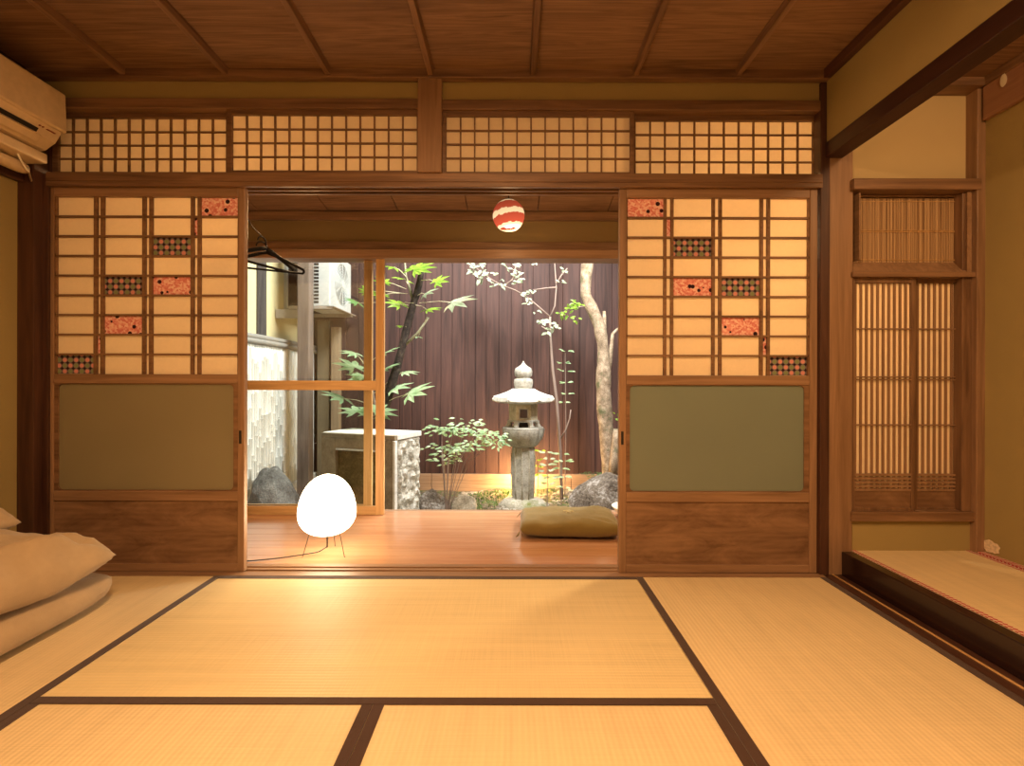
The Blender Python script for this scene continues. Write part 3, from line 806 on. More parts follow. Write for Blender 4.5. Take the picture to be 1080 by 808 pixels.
bw = empty('shallow_bowl', (.815, 3.31, 0), 'cream bowl half hidden behind the right lattice door stile', 'bowl')
prof = [(.0, 0), (.085, 0), (.090, .006), (.125, .045), (.150, .078), (.146, .080), (.12, .05), (.085, .014), (.0, .012)]
obj('bowl_body', MB().lathe(prof, n=40, caps=False), M['cream'], bw, smooth=True)

# futon stack
ft = empty('folded_futon', (-1.915, 1.455, 0), 'thick folded tan futon on the tatami, bottom of the stack by the left wall', 'futon')
def rounded_block(w, d, h, e1=.55, n=40, m=20, seed=0, wr=.006):
    mb = MB(); vs = []; fs = []
    sg = lambda a, p: math.copysign(abs(a) ** p, a)
    for j in range(m + 1):
        ph = -PI / 2 + PI * j / m
        for i in range(n):
            th = 2 * PI * i / n
            cx = sg(math.cos(ph), .48)
            x = w / 2 * cx * sg(math.cos(th), .30); y = d / 2 * cx * sg(math.sin(th), .30); z = h / 2 + h / 2 * sg(math.sin(ph), .75)
            q = noise.noise(Vector((x * 5 + seed, y * 5, z * 8))) * wr * 2 + noise.noise(Vector((x * 16 + seed, y * 12, z * 20))) * wr
            f = min(1, z / (h * .3))
            vs.append((x + q * f, y + q * f, z + q * f))
    for j in range(m):
        for i in range(n): fs.append((j * n + i, j * n + (i + 1) % n, (j + 1) * n + (i + 1) % n, (j + 1) * n + i))
    mb.add(vs, fs); return mb
fo = obj('futon_body', rounded_block(.66, 1.24, .145, seed=2), M['futon'], ft, loc=(0, 0, .0015)); weld(fo)
sm = MB(); sm.tube([(.321, -.5, .072), (.325, -.2, .072), (.325, .2, .072), (.320, .5, .072)], .0022, 6)
obj('piping', sm, M['futon'], ft)

def pillow(px, py, pz, w, d, h, rot, label, seed, name='pillow'):
    r_ = empty(name, (px, py, pz), label, 'pillow', 'pillows on the futon'); r_.rotation_euler = rot
    o = obj('pillow_cover', cushion_mesh(w, d, h, .10, 56, seed=seed, wr=.034, ex=.46, mid=.40, crease=.022), M['futon'], r_); weld(o)
    return r_
pillow(-1.915, 1.46, .138, .70, 1.08, .215, (0, math.radians(1.5), math.radians(-3)), 'large puffy tan cushion with a pointed corner on the folded futon', 11)
pillow(-2.04, 1.45, .335, .42, .90, .085, (0, math.radians(2), math.radians(2)), 'smaller tan pillow lying on top of the stack at the left wall', 21)

# ------------------------------------------------ wall air conditioner
ac = empty('wall_air_conditioner', (XL, 1.87, 1.94), 'beige wall-mounted air conditioner at top left under the ceiling', 'air conditioner')
def zz(z): return z - 1.94
pf = [(0, 0.0), (.10, -.002), (.150, .008), (.195, .040), (.222, .085), (.228, .10), (.222, .262), (.20, .275), (0, .278)]
obj('casing', MB().prism([(a, b) for a, b in pf], -.40, .405), M['beige'], ac, .006, seg=3)
obj('front_panel', MB().prism([(.222, .088), (.234, .088), (.2395, .096), (.234, .262), (.22, .272), (.218, .262)], -.405, .41), M['beige'], ac, .003)
obj('outlet_flap', MB().prism([(.170, .018), (.175, .014), (.2005, .0385), (.1975, .044)], -.34, .33), M['beige'], ac, .001)
obj('outlet_gap', MB().prism([(.2015, .044), (.2045, .042), (.2145, .058), (.2115, .060)], -.36, .30), M['dark_slot'], ac)
dm = MB(); dm.box(.212, .2225, .30, .305, .070, .073); dm.box(.212, .2225, .315, .318, .070, .074); dm.box(.212, .2225, .335, .375, .070, .072)
dmo = obj('indicator_marks', dm, plain('dark_red_print', (.25, .03, .02), .5), ac)
obj('bracket_stub', MB().tube([(.10, .2, .278), (.10, .2, .33)], .003, 6), M['black'], ac)
dc = empty('pipe_duct', (XL, 1.3, 1.905), 'beige square pipe duct under the wall air conditioner', 'duct')
obj('duct_cover', box(.0, .150, -1.6, .985, -.016, .030), M['beige'], dc, .008)
rc = empty('round_pipe', (XL, 1.3, 1.885), 'short beige round pipe just above the left wall rail', 'pipe')
obj('pipe_body', MB().tube([(.075, -1.5, -.030), (.075, .93, -.030), (.075, .955, -.030), (.075, .965, -.030)], [.026, .026, .021, .010], 16), M['beige'], rc, smooth=True)
pts = [(.10, .86, .01)] + [(.105 + .004 * math.sin(t), .90 + .030 * math.cos(t * 1.2 + 2.6), -.02 + .035 * math.sin(t * 1.3 + 1.2)) for t in [q * .45 for q in range(9)]] + [(.05, 1.0, -.07)]
tag(obj('white_cable', MB().tube([Vector(p) + Vector((XL + .01, 1.3, 1.885)) for p in pts], .004, 6), M['cream'], smooth=True), 'thin pale cable curling at the end of the round pipe', 'cable')

# ================================================================== GARDEN
GZ = -.42
FY = 6.10
g = MB(); nx, ny = 110, 70
def gh(x, y):
    h = GZ + .035 * noise.noise(Vector((x * 1.7, y * 1.7, 1))) + .012 * noise.noise(Vector((x * 9, y * 9, 4)))
    h += .06 * math.exp(-((x - .45) ** 2 / .8 + (y - 5.6) ** 2 / .25))
    return h
gx0, gx1, gy0, gy1 = -2.5, 3.0, YE + .1, FY + .3
for j in range(ny + 1):
    for i in range(nx + 1):
        x = gx0 + (gx1 - gx0) * i / nx; y = gy0 + (gy1 - gy0) * j / ny; g.v.append((x, y, gh(x, y)))
g.f = [(j * (nx + 1) + i, j * (nx + 1) + i + 1, (j + 1) * (nx + 1) + i + 1, (j + 1) * (nx + 1) + i) for j in range(ny) for i in range(nx)]
struct('ground', g, M['soil'], 'mossy garden ground between veranda and board fence', 'ground')
# stuff: moss tufts and gravel
ms = MB()
for q in range(5200):
    x = random.uniform(-1.0, 1.6); y = random.uniform(4.2, 5.9)
    if noise.noise(Vector((x * 2.1, y * 2.1, 7))) < .02: continue
    z = gh(x, y); hgt = random.uniform(.01, .035); a = random.uniform(0, PI); w = random.uniform(.006, .014)
    dx, dy = w * math.cos(a), w * math.sin(a)
    ms.add([(x - dx, y - dy, z - .004), (x + dx, y + dy, z - .004), (x + random.uniform(-.015, .015), y + random.uniform(-.015, .015), z + hgt)], [(0, 1, 2)])
tag(obj('moss', ms, M['moss'], fix=False), 'short green moss tufts scattered over the garden ground', 'moss', kind='stuff')
gv = MB()
for q in range(1500):
    x = random.uniform(-.6, 1.8); y = random.uniform(4.7, 6.0)
    if noise.noise(Vector((x * 2.1, y * 2.1, 7))) > .12: continue
    s = random.uniform(.010, .028); z = gh(x, y)
    gv.lathe([(s * .6, -s * .3), (s, 0), (s * .75, s * .35), (s * .2, s * .45)], (x, y, z), 6, random.random() * 3, sx=random.uniform(.7, 1.2))
tag(obj('gravel', gv, M['pebble'], fix=True), 'pale gravel and leaf litter strewn around the stone lantern', 'gravel', kind='stuff')

# board fence
fe = empty('board_fence', (0, FY, GZ), 'tall dark brown vertical board fence at the back of the garden', 'fence')
b = MB(); x = -2.6
while x < 3.4:
    w = random.uniform(.125, .21); yy = random.uniform(-.006, .006)
    b.box(x, x + w - .004, yy, yy + .02, .16, 3.9); x += w
b.box(-2.6, 3.4, .022, .03, 0, 3.9)
obj('boards', b, M['fence'], fe, .002)
b = MB()
for x0, x1 in ((-2.4, -.98), (-.975, .72), (.725, 3.4)): b.box(x0, x1, -.035, .0, -.05, .205)
obj('plinth_boards', b, M['plinth'], fe, .003)

# bamboo fence on the left
bf = empty('bamboo_fence', (-2.40, 4.9, GZ), 'bleached bamboo fence along the left side of the garden', 'fence')
cn = MB(); y = -1.3
while y < 1.09:
    r = random.uniform(.020, .027); z = .235; pts = []; rs = []
    zz_ = .235; top = 1.70
    nx_ = zz_ + random.uniform(.05, .3)
    while zz_ < top:
        pts.append((0, y, zz_)); rs.append(r)
        zz_ += .01
        if nx_ < top - .03:
            pts += [(0, y, nx_ - .006), (0, y, nx_), (0, y, nx_ + .006)]; rs += [r, r * 1.16, r]; zz_ = nx_ + .01; nx_ += random.uniform(.22, .34)
        else:
            pts.append((0, y, top)); rs.append(r); break
    cn.tube(pts, rs, 8); y += r * 2 + .001
nd_ = MB()
for q in range(60):
    y = random.uniform(-1.2, 1.15); z = random.uniform(.3, 1.6)
    a = random.uniform(.3, 1.2); nd_.tube([(.018, y, z), (.026, y + .03, z + .002 * a), (.024, y + .06, z + .005 * a)], .002, 5)
cn.add(nd_.v, nd_.f)
obj('canes', cn, M['bamboo'], bf, smooth=True)
cr = MB()
for dx, z in ((.02, 1.735), (.03, 1.69), (-.02, 1.72)): cr.tube([(dx, -1.35, z), (dx, 0, z + .006), (dx, 1.13, z - .002)], .026, 10)
obj('cap_rail', cr, M['twig'], bf, smooth=True)
tag(obj('stone_curb', MB().box(-2.46, -2.36, 3.6, FY - .04, GZ - .05, -.19), plain('pale_concrete', (.50, .46, .40), .9, var=.15), bevel=.01), 'low pale concrete curb at the foot of the bamboo fence', 'curb')
# neighbouring house
nh = empty('neighbour_house', (-2.52, 5.0, GZ), 'neighbouring house wall in pale yellow plaster above the bamboo fence', 'house')
obj('wall', box(-.12, 0, -1.5, 1.1, 0, 4.2), M['yellow'], nh)
def hy(x, X=-2.52): return F * (-X) / (540 - x) - 5.0
obj('post', box(-.01, .02, hy(270), hy(279), 0, 4.2), M['dpost'], nh, .003)
obj('post', box(-.01, .02, -1.0, -.88, 0, 4.2), M['gpost'], nh, .003)
wf = MB(); wy0, wy1 = hy(299), hy(319); zb_ = 1.75 - GZ - .03
wf.box(-.01, .03, wy0, wy0 + .05, zb_, 3.6); wf.box(-.01, .03, wy1 - .04, wy1, zb_, 3.6); wf.box(-.01, .035, wy0, wy1, zb_ - .04, zb_)
wo = obj('window_frame', wf, M['white'], nh, .003)
obj('window_pane', box(-.005, .012, wy0 + .05, wy1 - .04, zb_, 3.6), plain('dark_glass', (.02, .017, .012), .15), wo)
# grey post in the garden
tag(obj('garden_post', box(-.061, .061, -.06, .06, 0, 3.3), M['gpost'], bevel=.005, loc=((319.5 - 540) * 5.12 / F, 5.12 + .06, GZ - .02)), 'square weathered timber post in front of the outdoor unit', 'post')
gp2 = P(352.5, 345, 5.9)
tag(obj('garden_post', box(-.05, .05, -.04, .04, 0, gp2.z - GZ + .02), wood('pale_brown_timber', (.22, .15, .09), (.34, .24, .15), 'z', .7), bevel=.004, loc=(gp2.x, 5.97, GZ - .02)), 'pale brown post against the fence under the outdoor unit', 'post')
wp = P(337, 345, 6.0)
tag(obj('shed_panel', box(-.02, .12, -.02, .02, 0, wp.z - GZ + .1), plain('olive_brown_board', (.16, .12, .07), .8), bevel=.003, loc=(wp.x, 6.0, GZ - .02)), 'dull brown board panel beside the pale post at the fence', 'panel')

# outdoor AC
oa = empty('outdoor_air_conditioner', (-2.07, 5.63, 1.705), 'white outdoor air conditioning unit with round fan grille, mounted high beside the fence', 'air conditioner')
w, d, h = .14, .345, .60
obj('casing', box(-w - .04, w, -d, d, 0, h), M['white'], oa, .012, seg=3)
sl = MB()
for cx in (-.075, -.005 - .001):
    for q in range(15): sl.box(cx - .025 - .0, cx + .025, -d - .002, -d + .004, .03 + q * .0365, .03 + q * .0365 + .024)
obj('side_vent', sl, M['dark_slot'], oa)
fg = MB(); fc = Vector((w + .012, .03, .30))
for q in range(1, 9):
    r = .028 * q + .006
    fg.tube([fc + Vector((-.003 - .0006 * q, r * math.cos(2 * PI * t / 40), r * math.sin(2 * PI * t / 40))) for t in range(41)], .0034, 5, caps=False)
for q in range(12):
    a = PI * q / 6; fg.tube([fc, fc + Vector((-.008, .235 * math.cos(a), .235 * math.sin(a)))], .003, 5)
obj('fan_grille', fg, plain('grey_grille', (.62, .62, .61), .5), oa)
dsk = MB(); dsk.tube([(w - .004, .03, .30), (w + .002, .03, .30)], .236, 40)
obj('fan_opening', dsk, M['grey'], oa)
obj('fan_hub', MB().tube([(w, .03, .30), (w + .016, .03, .30)], .045, 20), M['white'], oa)
br = MB(); br.box(-.30, w + .03, -d - .02, -d + .05, -.035, -.001); br.box(-.30, w + .03, d - .10, d - .03, -.035, -.001)
br.box(-.44, -.05, -d - .0, -d + .03, -.13, -.035); br.box(w - .02, w + .05, -d - .03, d + .03, -.012, -.001)
obj('bracket', br, plain('grey_brown_bracket', (.36, .30, .25), .7), oa, .004)

# ------------------------------------------------ stone lantern
LXc, LYc = (552 - 540) * 5.28 / F, 5.28
U = 5.28 / F
def lz(y): return H - (y - 404) * U - GZ
def lx(yc): return yc
ln = empty('stone_lantern', (LXc, LYc, GZ), 'grey stone garden lantern with hexagonal roof and onion finial in front of the fence', 'stone lantern')
# base stone
obj('base_stone', MB().lathe([(.20, -.06), (.27, -.02), (.265, .03), (.20, lz(526)), (.10, lz(524))], n=22, sy=.8), M['stonem'], ln, smooth=True)
post = [(.115, lz(526)), (.120, lz(515)), (.127, lz(497)), (.127, lz(482)), (.115, lz(471)), (.10, lz(469))]
pm = MB().lathe(post, n=10, rot=.2); po = obj('pedestal', pm, M['stone'], ln, .012)
# ribs on pedestal
rb = MB()
for q in range(10):
    a = 2 * PI * q / 10 + .2; rb.tube([(r_ * math.cos(a) * .99, r_ * math.sin(a) * .99, z_) for r_, z_ in post[:-1]], .008, 6)
obj('pedestal_ribs', rb, M['stonem'], ln, smooth=True)
obj('middle_platform', MB().lathe([(.10, lz(472)), (.155, lz(469)), (.195, lz(462)), (.213, lz(454)), (.216, lz(450.5)), (.16, lz(450))], n=36), M['stone'], ln, smooth=False, bevel=.006)
# lotus carving on platform
lt = MB()
for q in range(12):
    a = 2 * PI * q / 12
    c = Vector((math.cos(a), math.sin(a), 0)); t_ = Vector((-math.sin(a), math.cos(a), 0))
    vs = []
    for s_ in (-1, 0, 1):
        for k_, (rr, z_) in enumerate(((.150, lz(468.5)), (.198, lz(462)), (.216, lz(455)), (.2185, lz(452)))):
            wd = (.03, .045, .05, .03)[k_]
            vs.append(c * (rr + (.008 if s_ == 0 else -.002)) + t_ * wd * s_ + Vector((0, 0, z_)))
    lt.add(vs, [(a0 + s0 * 4, a0 + 1 + s0 * 4, a0 + 5 + s0 * 4, a0 + 4 + s0 * 4) for s0 in (0, 1) for a0 in range(3)])
obj('carved_petals', lt, M['stone'], ln, smooth=True)
# fire box: hexagonal ring with windows and footed base
def hexring(mb, r_o, z0_, z1_, rot=PI / 6): mb.lathe([(r_o, z0_), (r_o, z1_)], n=6, rot=rot)
fb_ = MB()
rF = .152; ap = rF * math.cos(PI / 6)
zt, zb0 = lz(425.5), lz(444)
wt, wb = lz(431.5), lz(440)
for q in range(6):
    a = -PI / 2 + q * PI / 3
    R3 = Matrix.Rotation(a + PI / 2, 3, 'Z')
    hw = rF / 2; ww = .040 if q in (0, 3) else .0005
    def pb(x0, x1, z0_, z1_, dep=.035):
        vs = [R3 @ Vector((x_, y_, z_)) for z_ in (z0_, z1_) for y_ in (-ap, -ap + dep) for x_ in (x0, x1)]
        fb_.add(vs, [(0, 2, 3, 1), (4, 5, 7, 6), (0, 1, 5, 4), (2, 6, 7, 3), (0, 4, 6, 2), (1, 3, 7, 5)])
    pb(-hw, -ww, zb0, zt); pb(ww, hw, zb0, zt); pb(-ww, ww, wt, zt); pb(-ww, ww, zb0, wb)
obj('fire_box', fb_, stone('warm_lantern_stone', (.26, .23, .15), (.46, .41, .29), (.62, .57, .44), 10, .4, .01), ln)
obj('fire_box_core', MB().lathe([(.105, zb0 + .005), (.105, zt - .005)], n=6), plain('dusky_interior', (.16, .13, .15), .9), ln)
for q in (0, 3):
    a = -PI / 2 + q * PI / 3; R3 = Matrix.Rotation(a + PI / 2, 3, 'Z'); wr_ = MB()
    for x0, x1, z0_, z1_ in ((-.05, -.038, wb - .01, wt + .01), (.038, .05, wb - .01, wt + .01), (-.05, .05, wt, wt + .012), (-.05, .05, wb - .012, wb)):
        vs = [R3 @ Vector((x_, y_, z_)) for z_ in (z0_, z1_) for y_ in (-ap - .008, -ap + .01) for x_ in (x0, x1)]
        wr_.add(vs, [(0, 2, 3, 1), (4, 5, 7, 6), (0, 1, 5, 4), (2, 6, 7, 3), (0, 4, 6, 2), (1, 3, 7, 5)])
    obj('window_surround', wr_, M['stone'], ln, .002)
ft_ = MB()
ft_.lathe([(.158, lz(444.8)), (.164, lz(443)), (.153, lz(442.5))], n=6)
for q in range(6):
    a = q * PI / 3; c = Vector((math.cos(a), math.sin(a), 0))
    ft_.tube([c * .158 + Vector((0, 0, lz(450.6))), c * .148 + Vector((0, 0, lz(447.5))), c * .140 + Vector((0, 0, lz(444)))], [.034, .027, .032], 8)
obj('arched_feet', ft_, M['stone'], ln, .003, smooth=False)
obj('inner_foot', MB().lathe([(.10, lz(450.6)), (.10, lz(444))], n=6), M['dark_slot'], ln)
# roof: hexagonal with lifted corners
rf = MB(); N = 6; sub = 6; rings = [(.115, lz(410)), (.175, lz(413.2)), (.245, lz(416.2)), (.318, lz(418.6)), (.322, lz(423.4)), (.30, lz(424.3)), (.16, lz(425.8))]
vs = []
for ri, (r_, z_) in enumerate(rings):
    for q in range(N):
        a0 = PI / 6 * 0 + q * PI / 3; a1 = a0 + PI / 3
        p0 = Vector((r_ * math.cos(a0), r_ * math.sin(a0), 0)); p1 = Vector((r_ * math.cos(a1), r_ * math.sin(a1), 0))
        for s_ in range(sub):
            t = s_ / sub; p = p0.lerp(p1, t)
            lift = (abs(t - .5) * 2) ** 3 * (.0 if ri < 2 else .004 if ri == 2 else .008 if ri < 6 else 0)
            vs.append((p.x, p.y, z_ + lift - (.012 if ri in (3, 4) else 0) * 0))
n6 = N * sub; fs = []
for i in range(len(rings) - 1):
    for q in range(n6): fs.append((i * n6 + q, i * n6 + (q + 1) % n6, (i + 1) * n6 + (q + 1) % n6, (i + 1) * n6 + q))
fs.append(tuple(range(n6 - 1, -1, -1))); fs.append(tuple((len(rings) - 1) * n6 + q for q in range(n6)))
rf.add(vs, fs)
obj('roof', rf, M['slab'], ln, .004)
for q in range(6):
    cs = MB()
    a = q * PI / 3; c = Vector((math.cos(a), math.sin(a), 0))
    cs.tube([c * .25 + Vector((0, 0, lz(417.6))), c * .29 + Vector((0, 0, lz(418.6))), c * .315 + Vector((0, 0, lz(421))), c * .318 + Vector((0, 0, lz(423)))], [.010, .015, .017, .010], 8)
    obj('corner_scroll', cs, M['slab'], ln, smooth=True)
fin = [(.085, lz(411)), (.098, lz(407)), (.102, lz(403.5)), (.096, lz(400)), (.070, lz(398.8)), (.072, lz(398)), (.092, lz(396)), (.096, lz(392)), (.085, lz(388.5)), (.050, lz(386.5)), (.024, lz(384.5)), (.012, lz(382.5)), (.003, lz(380.7))]
obj('finial', MB().lathe(fin, n=32), M['stone'], ln, smooth=True)
# hidden garden uplight
ul = empty('garden_uplight', (LXc + .02, 5.72, GZ), 'low garden spotlight glowing behind the stone lantern pedestal', 'garden light')
obj('housing', MB().lathe([(.03, .05), (.045, .06), (.05, .10), (.045, .10), (.03, .07)], n=16, caps=True), M['black'], ul)
obj('lens', MB().lathe([(.001, .101), (.042, .101)], n=16, caps=False), emis('uplight_lens', (1, .55, .18), 20), ul)
obj('spike', MB().tube([(0, 0, -.05), (0, 0, .055)], .008, 6), M['black'], ul)

# ------------------------------------------------ square stone block
A = Vector((-.986, 4.20, 0)); B = Vector((-1.703, 4.456, 0)); yaw = math.atan2(A.y - B.y, A.x - B.x)
c0 = (A + B) / 2 + Vector((-math.sin(yaw), math.cos(yaw), 0)) * .21
sbk = empty('stone_block', (c0.x, c0.y, GZ - .02), 'large square stone pillar with a recessed mossy front and pale top slab', 'stone block', rz=yaw)
w, d, h = .381, .21, .451 - GZ + .02
core = MB(); core.box(-w, w - .03, -d + .04, d, 0, h - .05)
obj('recessed_face', core, M['olstone'], sbk)
fm = MB(); fm.box(-w, -w + .15, -d, -d + .045, 0, h - .045); fm.box(w - .12, w, -d, -d + .045, 0, h - .045); fm.box(-w + .15, w - .12, -d, -d + .045, h - .135, h - .045)
fm.box(-w, w, -d, -d + .03, h - .045, h - .004)
obj('front_frame', fm, M['frame_stone'], sbk, .004)
pl = MB(); pl.box(-w + .155, w - .125, -d - .002, -d + .02, h - .152, h - .137)
pl.box(w - .018, w + .004, -d - .004, -d + .035, 0, h - .05); pl.box(w - .127, w - .117, -d - .002, -d + .03, h - .26, h - .14)
obj('pale_edge', pl, M['slab'], sbk, .002)
obj('top_slab', box(-w - .004, w + .008, -d + .03, d + .01, h - .045, h), M['slab'], sbk, .004)
rs_ = MB(); ny_, nz_ = 26, 40; vs = []
for k_ in range(nz_ + 1):
    for j_ in range(ny_ + 1):
        yy = -d + .05 + (2 * d - .05) * j_ / ny_; z_ = (h - .05) * k_ / nz_
        q = abs(noise.noise(Vector((yy * 11, z_ * 11, 3)))) * .05 + noise.noise(Vector((yy * 35, z_ * 35, 1))) * .012
        edge = min(1, min(j_, ny_ - j_ + 1, nz_ - k_ + 1) / 2)
        vs.append((w - .03 + .005 + (q + .02) * edge, yy, z_))
rs_.add(vs, [(k_ * (ny_ + 1) + j_, k_ * (ny_ + 1) + j_ + 1, (k_ + 1) * (ny_ + 1) + j_ + 1, (k_ + 1) * (ny_ + 1) + j_) for k_ in range(nz_) for j_ in range(ny_)])
obj('rough_side', rs_, M['rough'], sbk, fix=False)

# ------------------------------------------------ rocks
def rock(loc, dims, m, label, seed, rz=0, facet=.22, name='rock', sub=4, top_flat=.0):
    bmh = bmesh.new(); bmesh.ops.create_icosphere(bmh, subdivisions=sub, radius=1)
    for v in bmh.verts:
        p = v.co.copy()
        f = 1 + facet * noise.noise(p * 1.1 + Vector((seed, 0, 0))) * 1.6 + .10 * noise.noise(p * 3.2 + Vector((0, seed, 0))) + .04 * noise.noise(p * 9 + Vector((0, 0, seed)))
        # chisel against a few planes for a faceted outline
        q = p * f
        rr = random.Random(seed)
        for _ in range(9):
            nrm = Vector((rr.uniform(-1, 1), rr.uniform(-1, 1), rr.uniform(-.3, 1))).normalized(); dd = rr.uniform(.68, .88)
            e = q.dot(nrm) - dd
            if e > 0: q -= nrm * e * .85
        v.co = Vector((q.x * dims[0], q.y * dims[1], q.z * dims[2]))
    me = bpy.data.meshes.new(name); bmh.to_mesh(me); bmh.free(); me.materials.append(m)
    o = bpy.data.objects.new(name, me); link(o); o.location = loc; o.rotation_euler = (0, 0, rz)
    return tag(o, label, 'rock', 'garden rocks')
rock((-2.08, 4.40, -.22), (.235, .22, .38), M['rock'], 'dark grey angular rock standing at the far left by the bamboo fence', 5, .4)
rock((.93, 4.72, -.24), (.42, .30, .30), M['palerock'], 'big pale streaked rock behind the olive cushion at the right', 13, .2)
rock((-.80, 5.1, -.40), (.19, .13, .21), M['palerock'], 'grey rounded garden stone between square block and lantern', 21, .1)
rock((-.50, 5.08, -.40), (.15, .11, .19), stone('cream_rock', (.14, .11, .07), (.36, .31, .23), (.6, .55, .45), 6, .8, .03), 'cream garden stone touching the rounded one near the lantern', 33, .9)
rock((.50, 5.05, -.43), (.12, .10, .07), M['palerock'], 'small flat stone on the gravel right of the lantern', 41, .3)
rock((-.16, 4.95, -.46), (.20, .12, .09), M['stonem'], 'low flat mossy stepping stone in front of the lantern', 52, .1)

# ------------------------------------------------ plants
def pix_path(pts, d): return [P(x, y, d + (o[0] if o else 0)) for x, y, *o in pts]
def palm_leaf(mb, c, size, rot, lobes=8, droop=.25):
    vs = [Vector((0, 0, 0))]; spread = math.radians(250)
    for q in range(lobes * 2 - 1):
        a = PI / 2 - spread / 2 + spread * q / (lobes * 2 - 2)
        lobe = q % 2 == 0
        ln_ = size * 1.12 * (.50 + .50 * math.cos((a - PI / 2) * .55) ** 2) if lobe else size * .44
        z = -droop * ln_ * (1 if lobe else .4) + (.02 * size if lobe else -.02 * size)
        if lobe:
            w_ = .16
            for da, k_ in ((-.15, .62), (0, 1), (.15, .62)):
                vs.append(Vector((ln_ * k_ * math.cos(a + da * 1.5), ln_ * k_ * math.sin(a + da * 1.5), z * k_ * k_)))
        else: vs.append(Vector((ln_ * math.cos(a), ln_ * math.sin(a), z)))
    Rm = Euler(rot).to_matrix()
    vs = [Rm @ v + c for v in vs]
    mb.add(vs, [(0, i, i + 1) for i in range(1, len(vs) - 1)])
def oval_leaf(mb, base, direc, ln_, wd, up=Vector((0, 0, 1))):
    direc = direc.normalized(); s = direc.cross(up)
    if s.length < .1: s = Vector((1, 0, 0))
    s.normalize(); nrm = s.cross(direc)
    vs = [base, base + direc * ln_ * .35 + s * wd * .5, base + direc * ln_ * .7 + s * wd * .42, base + direc * ln_ - nrm * ln_ * .12, base + direc * ln_ * .7 - s * wd * .42, base + direc * ln_ * .35 - s * wd * .5, base + direc * ln_ * .5 + nrm * wd * -.12]
    mb.add(vs, [(0, 1, 6), (1, 2, 6), (2, 3, 6), (3, 4, 6), (4, 5, 6), (5, 0, 6)])

# palmate tree
STALK = plain('pale_leaf_stalk', (.42, .38, .24), .6)
D1 = 5.0; u1 = D1 / F
base = P(402, 440, D1); base.z = GZ
pt_ = empty('palmate_leaf_tree', (base.x, D1, GZ), 'leaning dark-trunked small tree with large palmate leaves beside the square block', 'tree')
def loc_(p): return p - Vector((pt_.location.x, pt_.location.y, GZ))
tr = [(402, 445), (409, 420), (414, 402), (419, 386), (424, 367), (428, 350), (432, 335), (436, 320), (440, 308), (442, 299), (444, 288), (445.5, 268), (446, 240)]
pp_ = [loc_(P(x, y, D1)) for x, y in tr]; pp_ = [Vector((pp_[0].x - .1, 0, -.03)), Vector((pp_[0].x - .04, 0, .3))] + pp_
rad = [.05, .046, .044, .042, .041, .040, .039, .038, .037, .036, .034, .032, .030, .028, .024]
rad = [r * random.uniform(.88, 1.14) for r in rad]
obj('trunk', MB().tube(pp_, rad, 12), M['bark'], pt_, smooth=True)
brm = MB()
gb_ = plain('green_grey_branch', (.17, .16, .09), .7)
for path in ([(436, 320), (432, 305), (428, 292), (426, 270)], [(424, 367), (440, 352), (452, 335)]):
    brm = MB(); brm.tube([loc_(P(x, y, D1)) for x, y in path], [.016, .013, .010, .008][:len(path)], 8)
    obj('branch', brm, gb_, pt_, smooth=True)
st2 = MB(); st2.tube([loc_(P(398, 470, D1 - .1)) * 1 + Vector((0, 0, 0)), loc_(P(396, 430, D1 - .1)), loc_(P(390, 395, D1 - .1)), loc_(P(386, 372, D1 - .1))], [.014, .012, .010, .008], 8)
q0 = loc_(P(398, 470, D1 - .1)); st2.tube([Vector((q0.x, q0.y, 0)), q0], [.016, .014], 8)
obj('side_stem', st2, M['twigm'], pt_, smooth=True)
leaves = [  # px, py, width px, kind, hub px,py
 (413, 280, 22, 'b', 428, 292), (440, 285, 34, 'b', 430, 284), (463, 298, 22, 'b', 444, 296), (453, 309, 22, 'w', 440, 312), (486, 319, 38, 'w', 442, 320),
 (455, 329, 24, 'b', 438, 322), (416, 322, 28, 'b', 436, 320), (372, 320, 24, 'g', 430, 322), (384, 308, 16, 'b', 428, 310), (398, 312, 20, 'b', 430, 310), (440, 358, 12, 'p', 450, 335), (423, 345, 12, 'b', 428, 345),
 (372, 368, 26, 'p', 390, 395), (366, 383, 34, 'p', 391, 398), (378, 393, 26, 'p', 392, 405), (379, 398, 30, 'p', 392, 408), (409, 369, 28, 'p', 388, 385), (430, 389, 26, 'p', 395, 415), (420, 405, 32, 'p', 396, 425),
 (440, 412, 40, 'p', 396, 430), (354, 419, 36, 'p', 394, 428), (369, 436, 34, 'p', 396, 432), (392, 431, 40, 'p', 397, 440), (404, 436, 22, 'p', 397, 442), (424, 292, 24, 'b', 430, 300), (400, 297, 18, 'b', 428, 305), (408, 385, 26, 'p', 393, 405)]
fol = {'b': MB(), 'w': MB(), 'g': MB(), 'p': MB()}; pet = MB()
for i, (x, y, w_, k_, hx_, hy_) in enumerate(leaves):
    dd = D1 + random.uniform(-.3, .15); c = loc_(P(x, y, dd)); hub = loc_(P(hx_, hy_, D1 - .04))
    out_ = (c - hub); az = math.atan2(out_.y, out_.x) - PI / 2
    cc = c - out_.normalized() * w_ * u1 * .25
    palm_leaf(fol[k_], cc, w_ * u1 * .66, (math.radians(random.uniform(12, 38)), random.uniform(-.25, .25), az * .8), random.choice((7, 8, 9)))
    pet = MB().tube([hub, hub.lerp(cc, .6) + Vector((0, 0, .015)), cc], .0035, 5); obj('leaf_stalk', pet, STALK, pt_)
for k_, mb in fol.items():
    o = obj('foliage', mb, M['leaf' + k_], pt_, fix=False)
    o['label'] = {'b': 'bright yellow-green palmate leaves', 'w': 'whitish palmate leaves', 'g': 'green palmate leaf', 'p': 'pale green palmate leaves'}[k_]

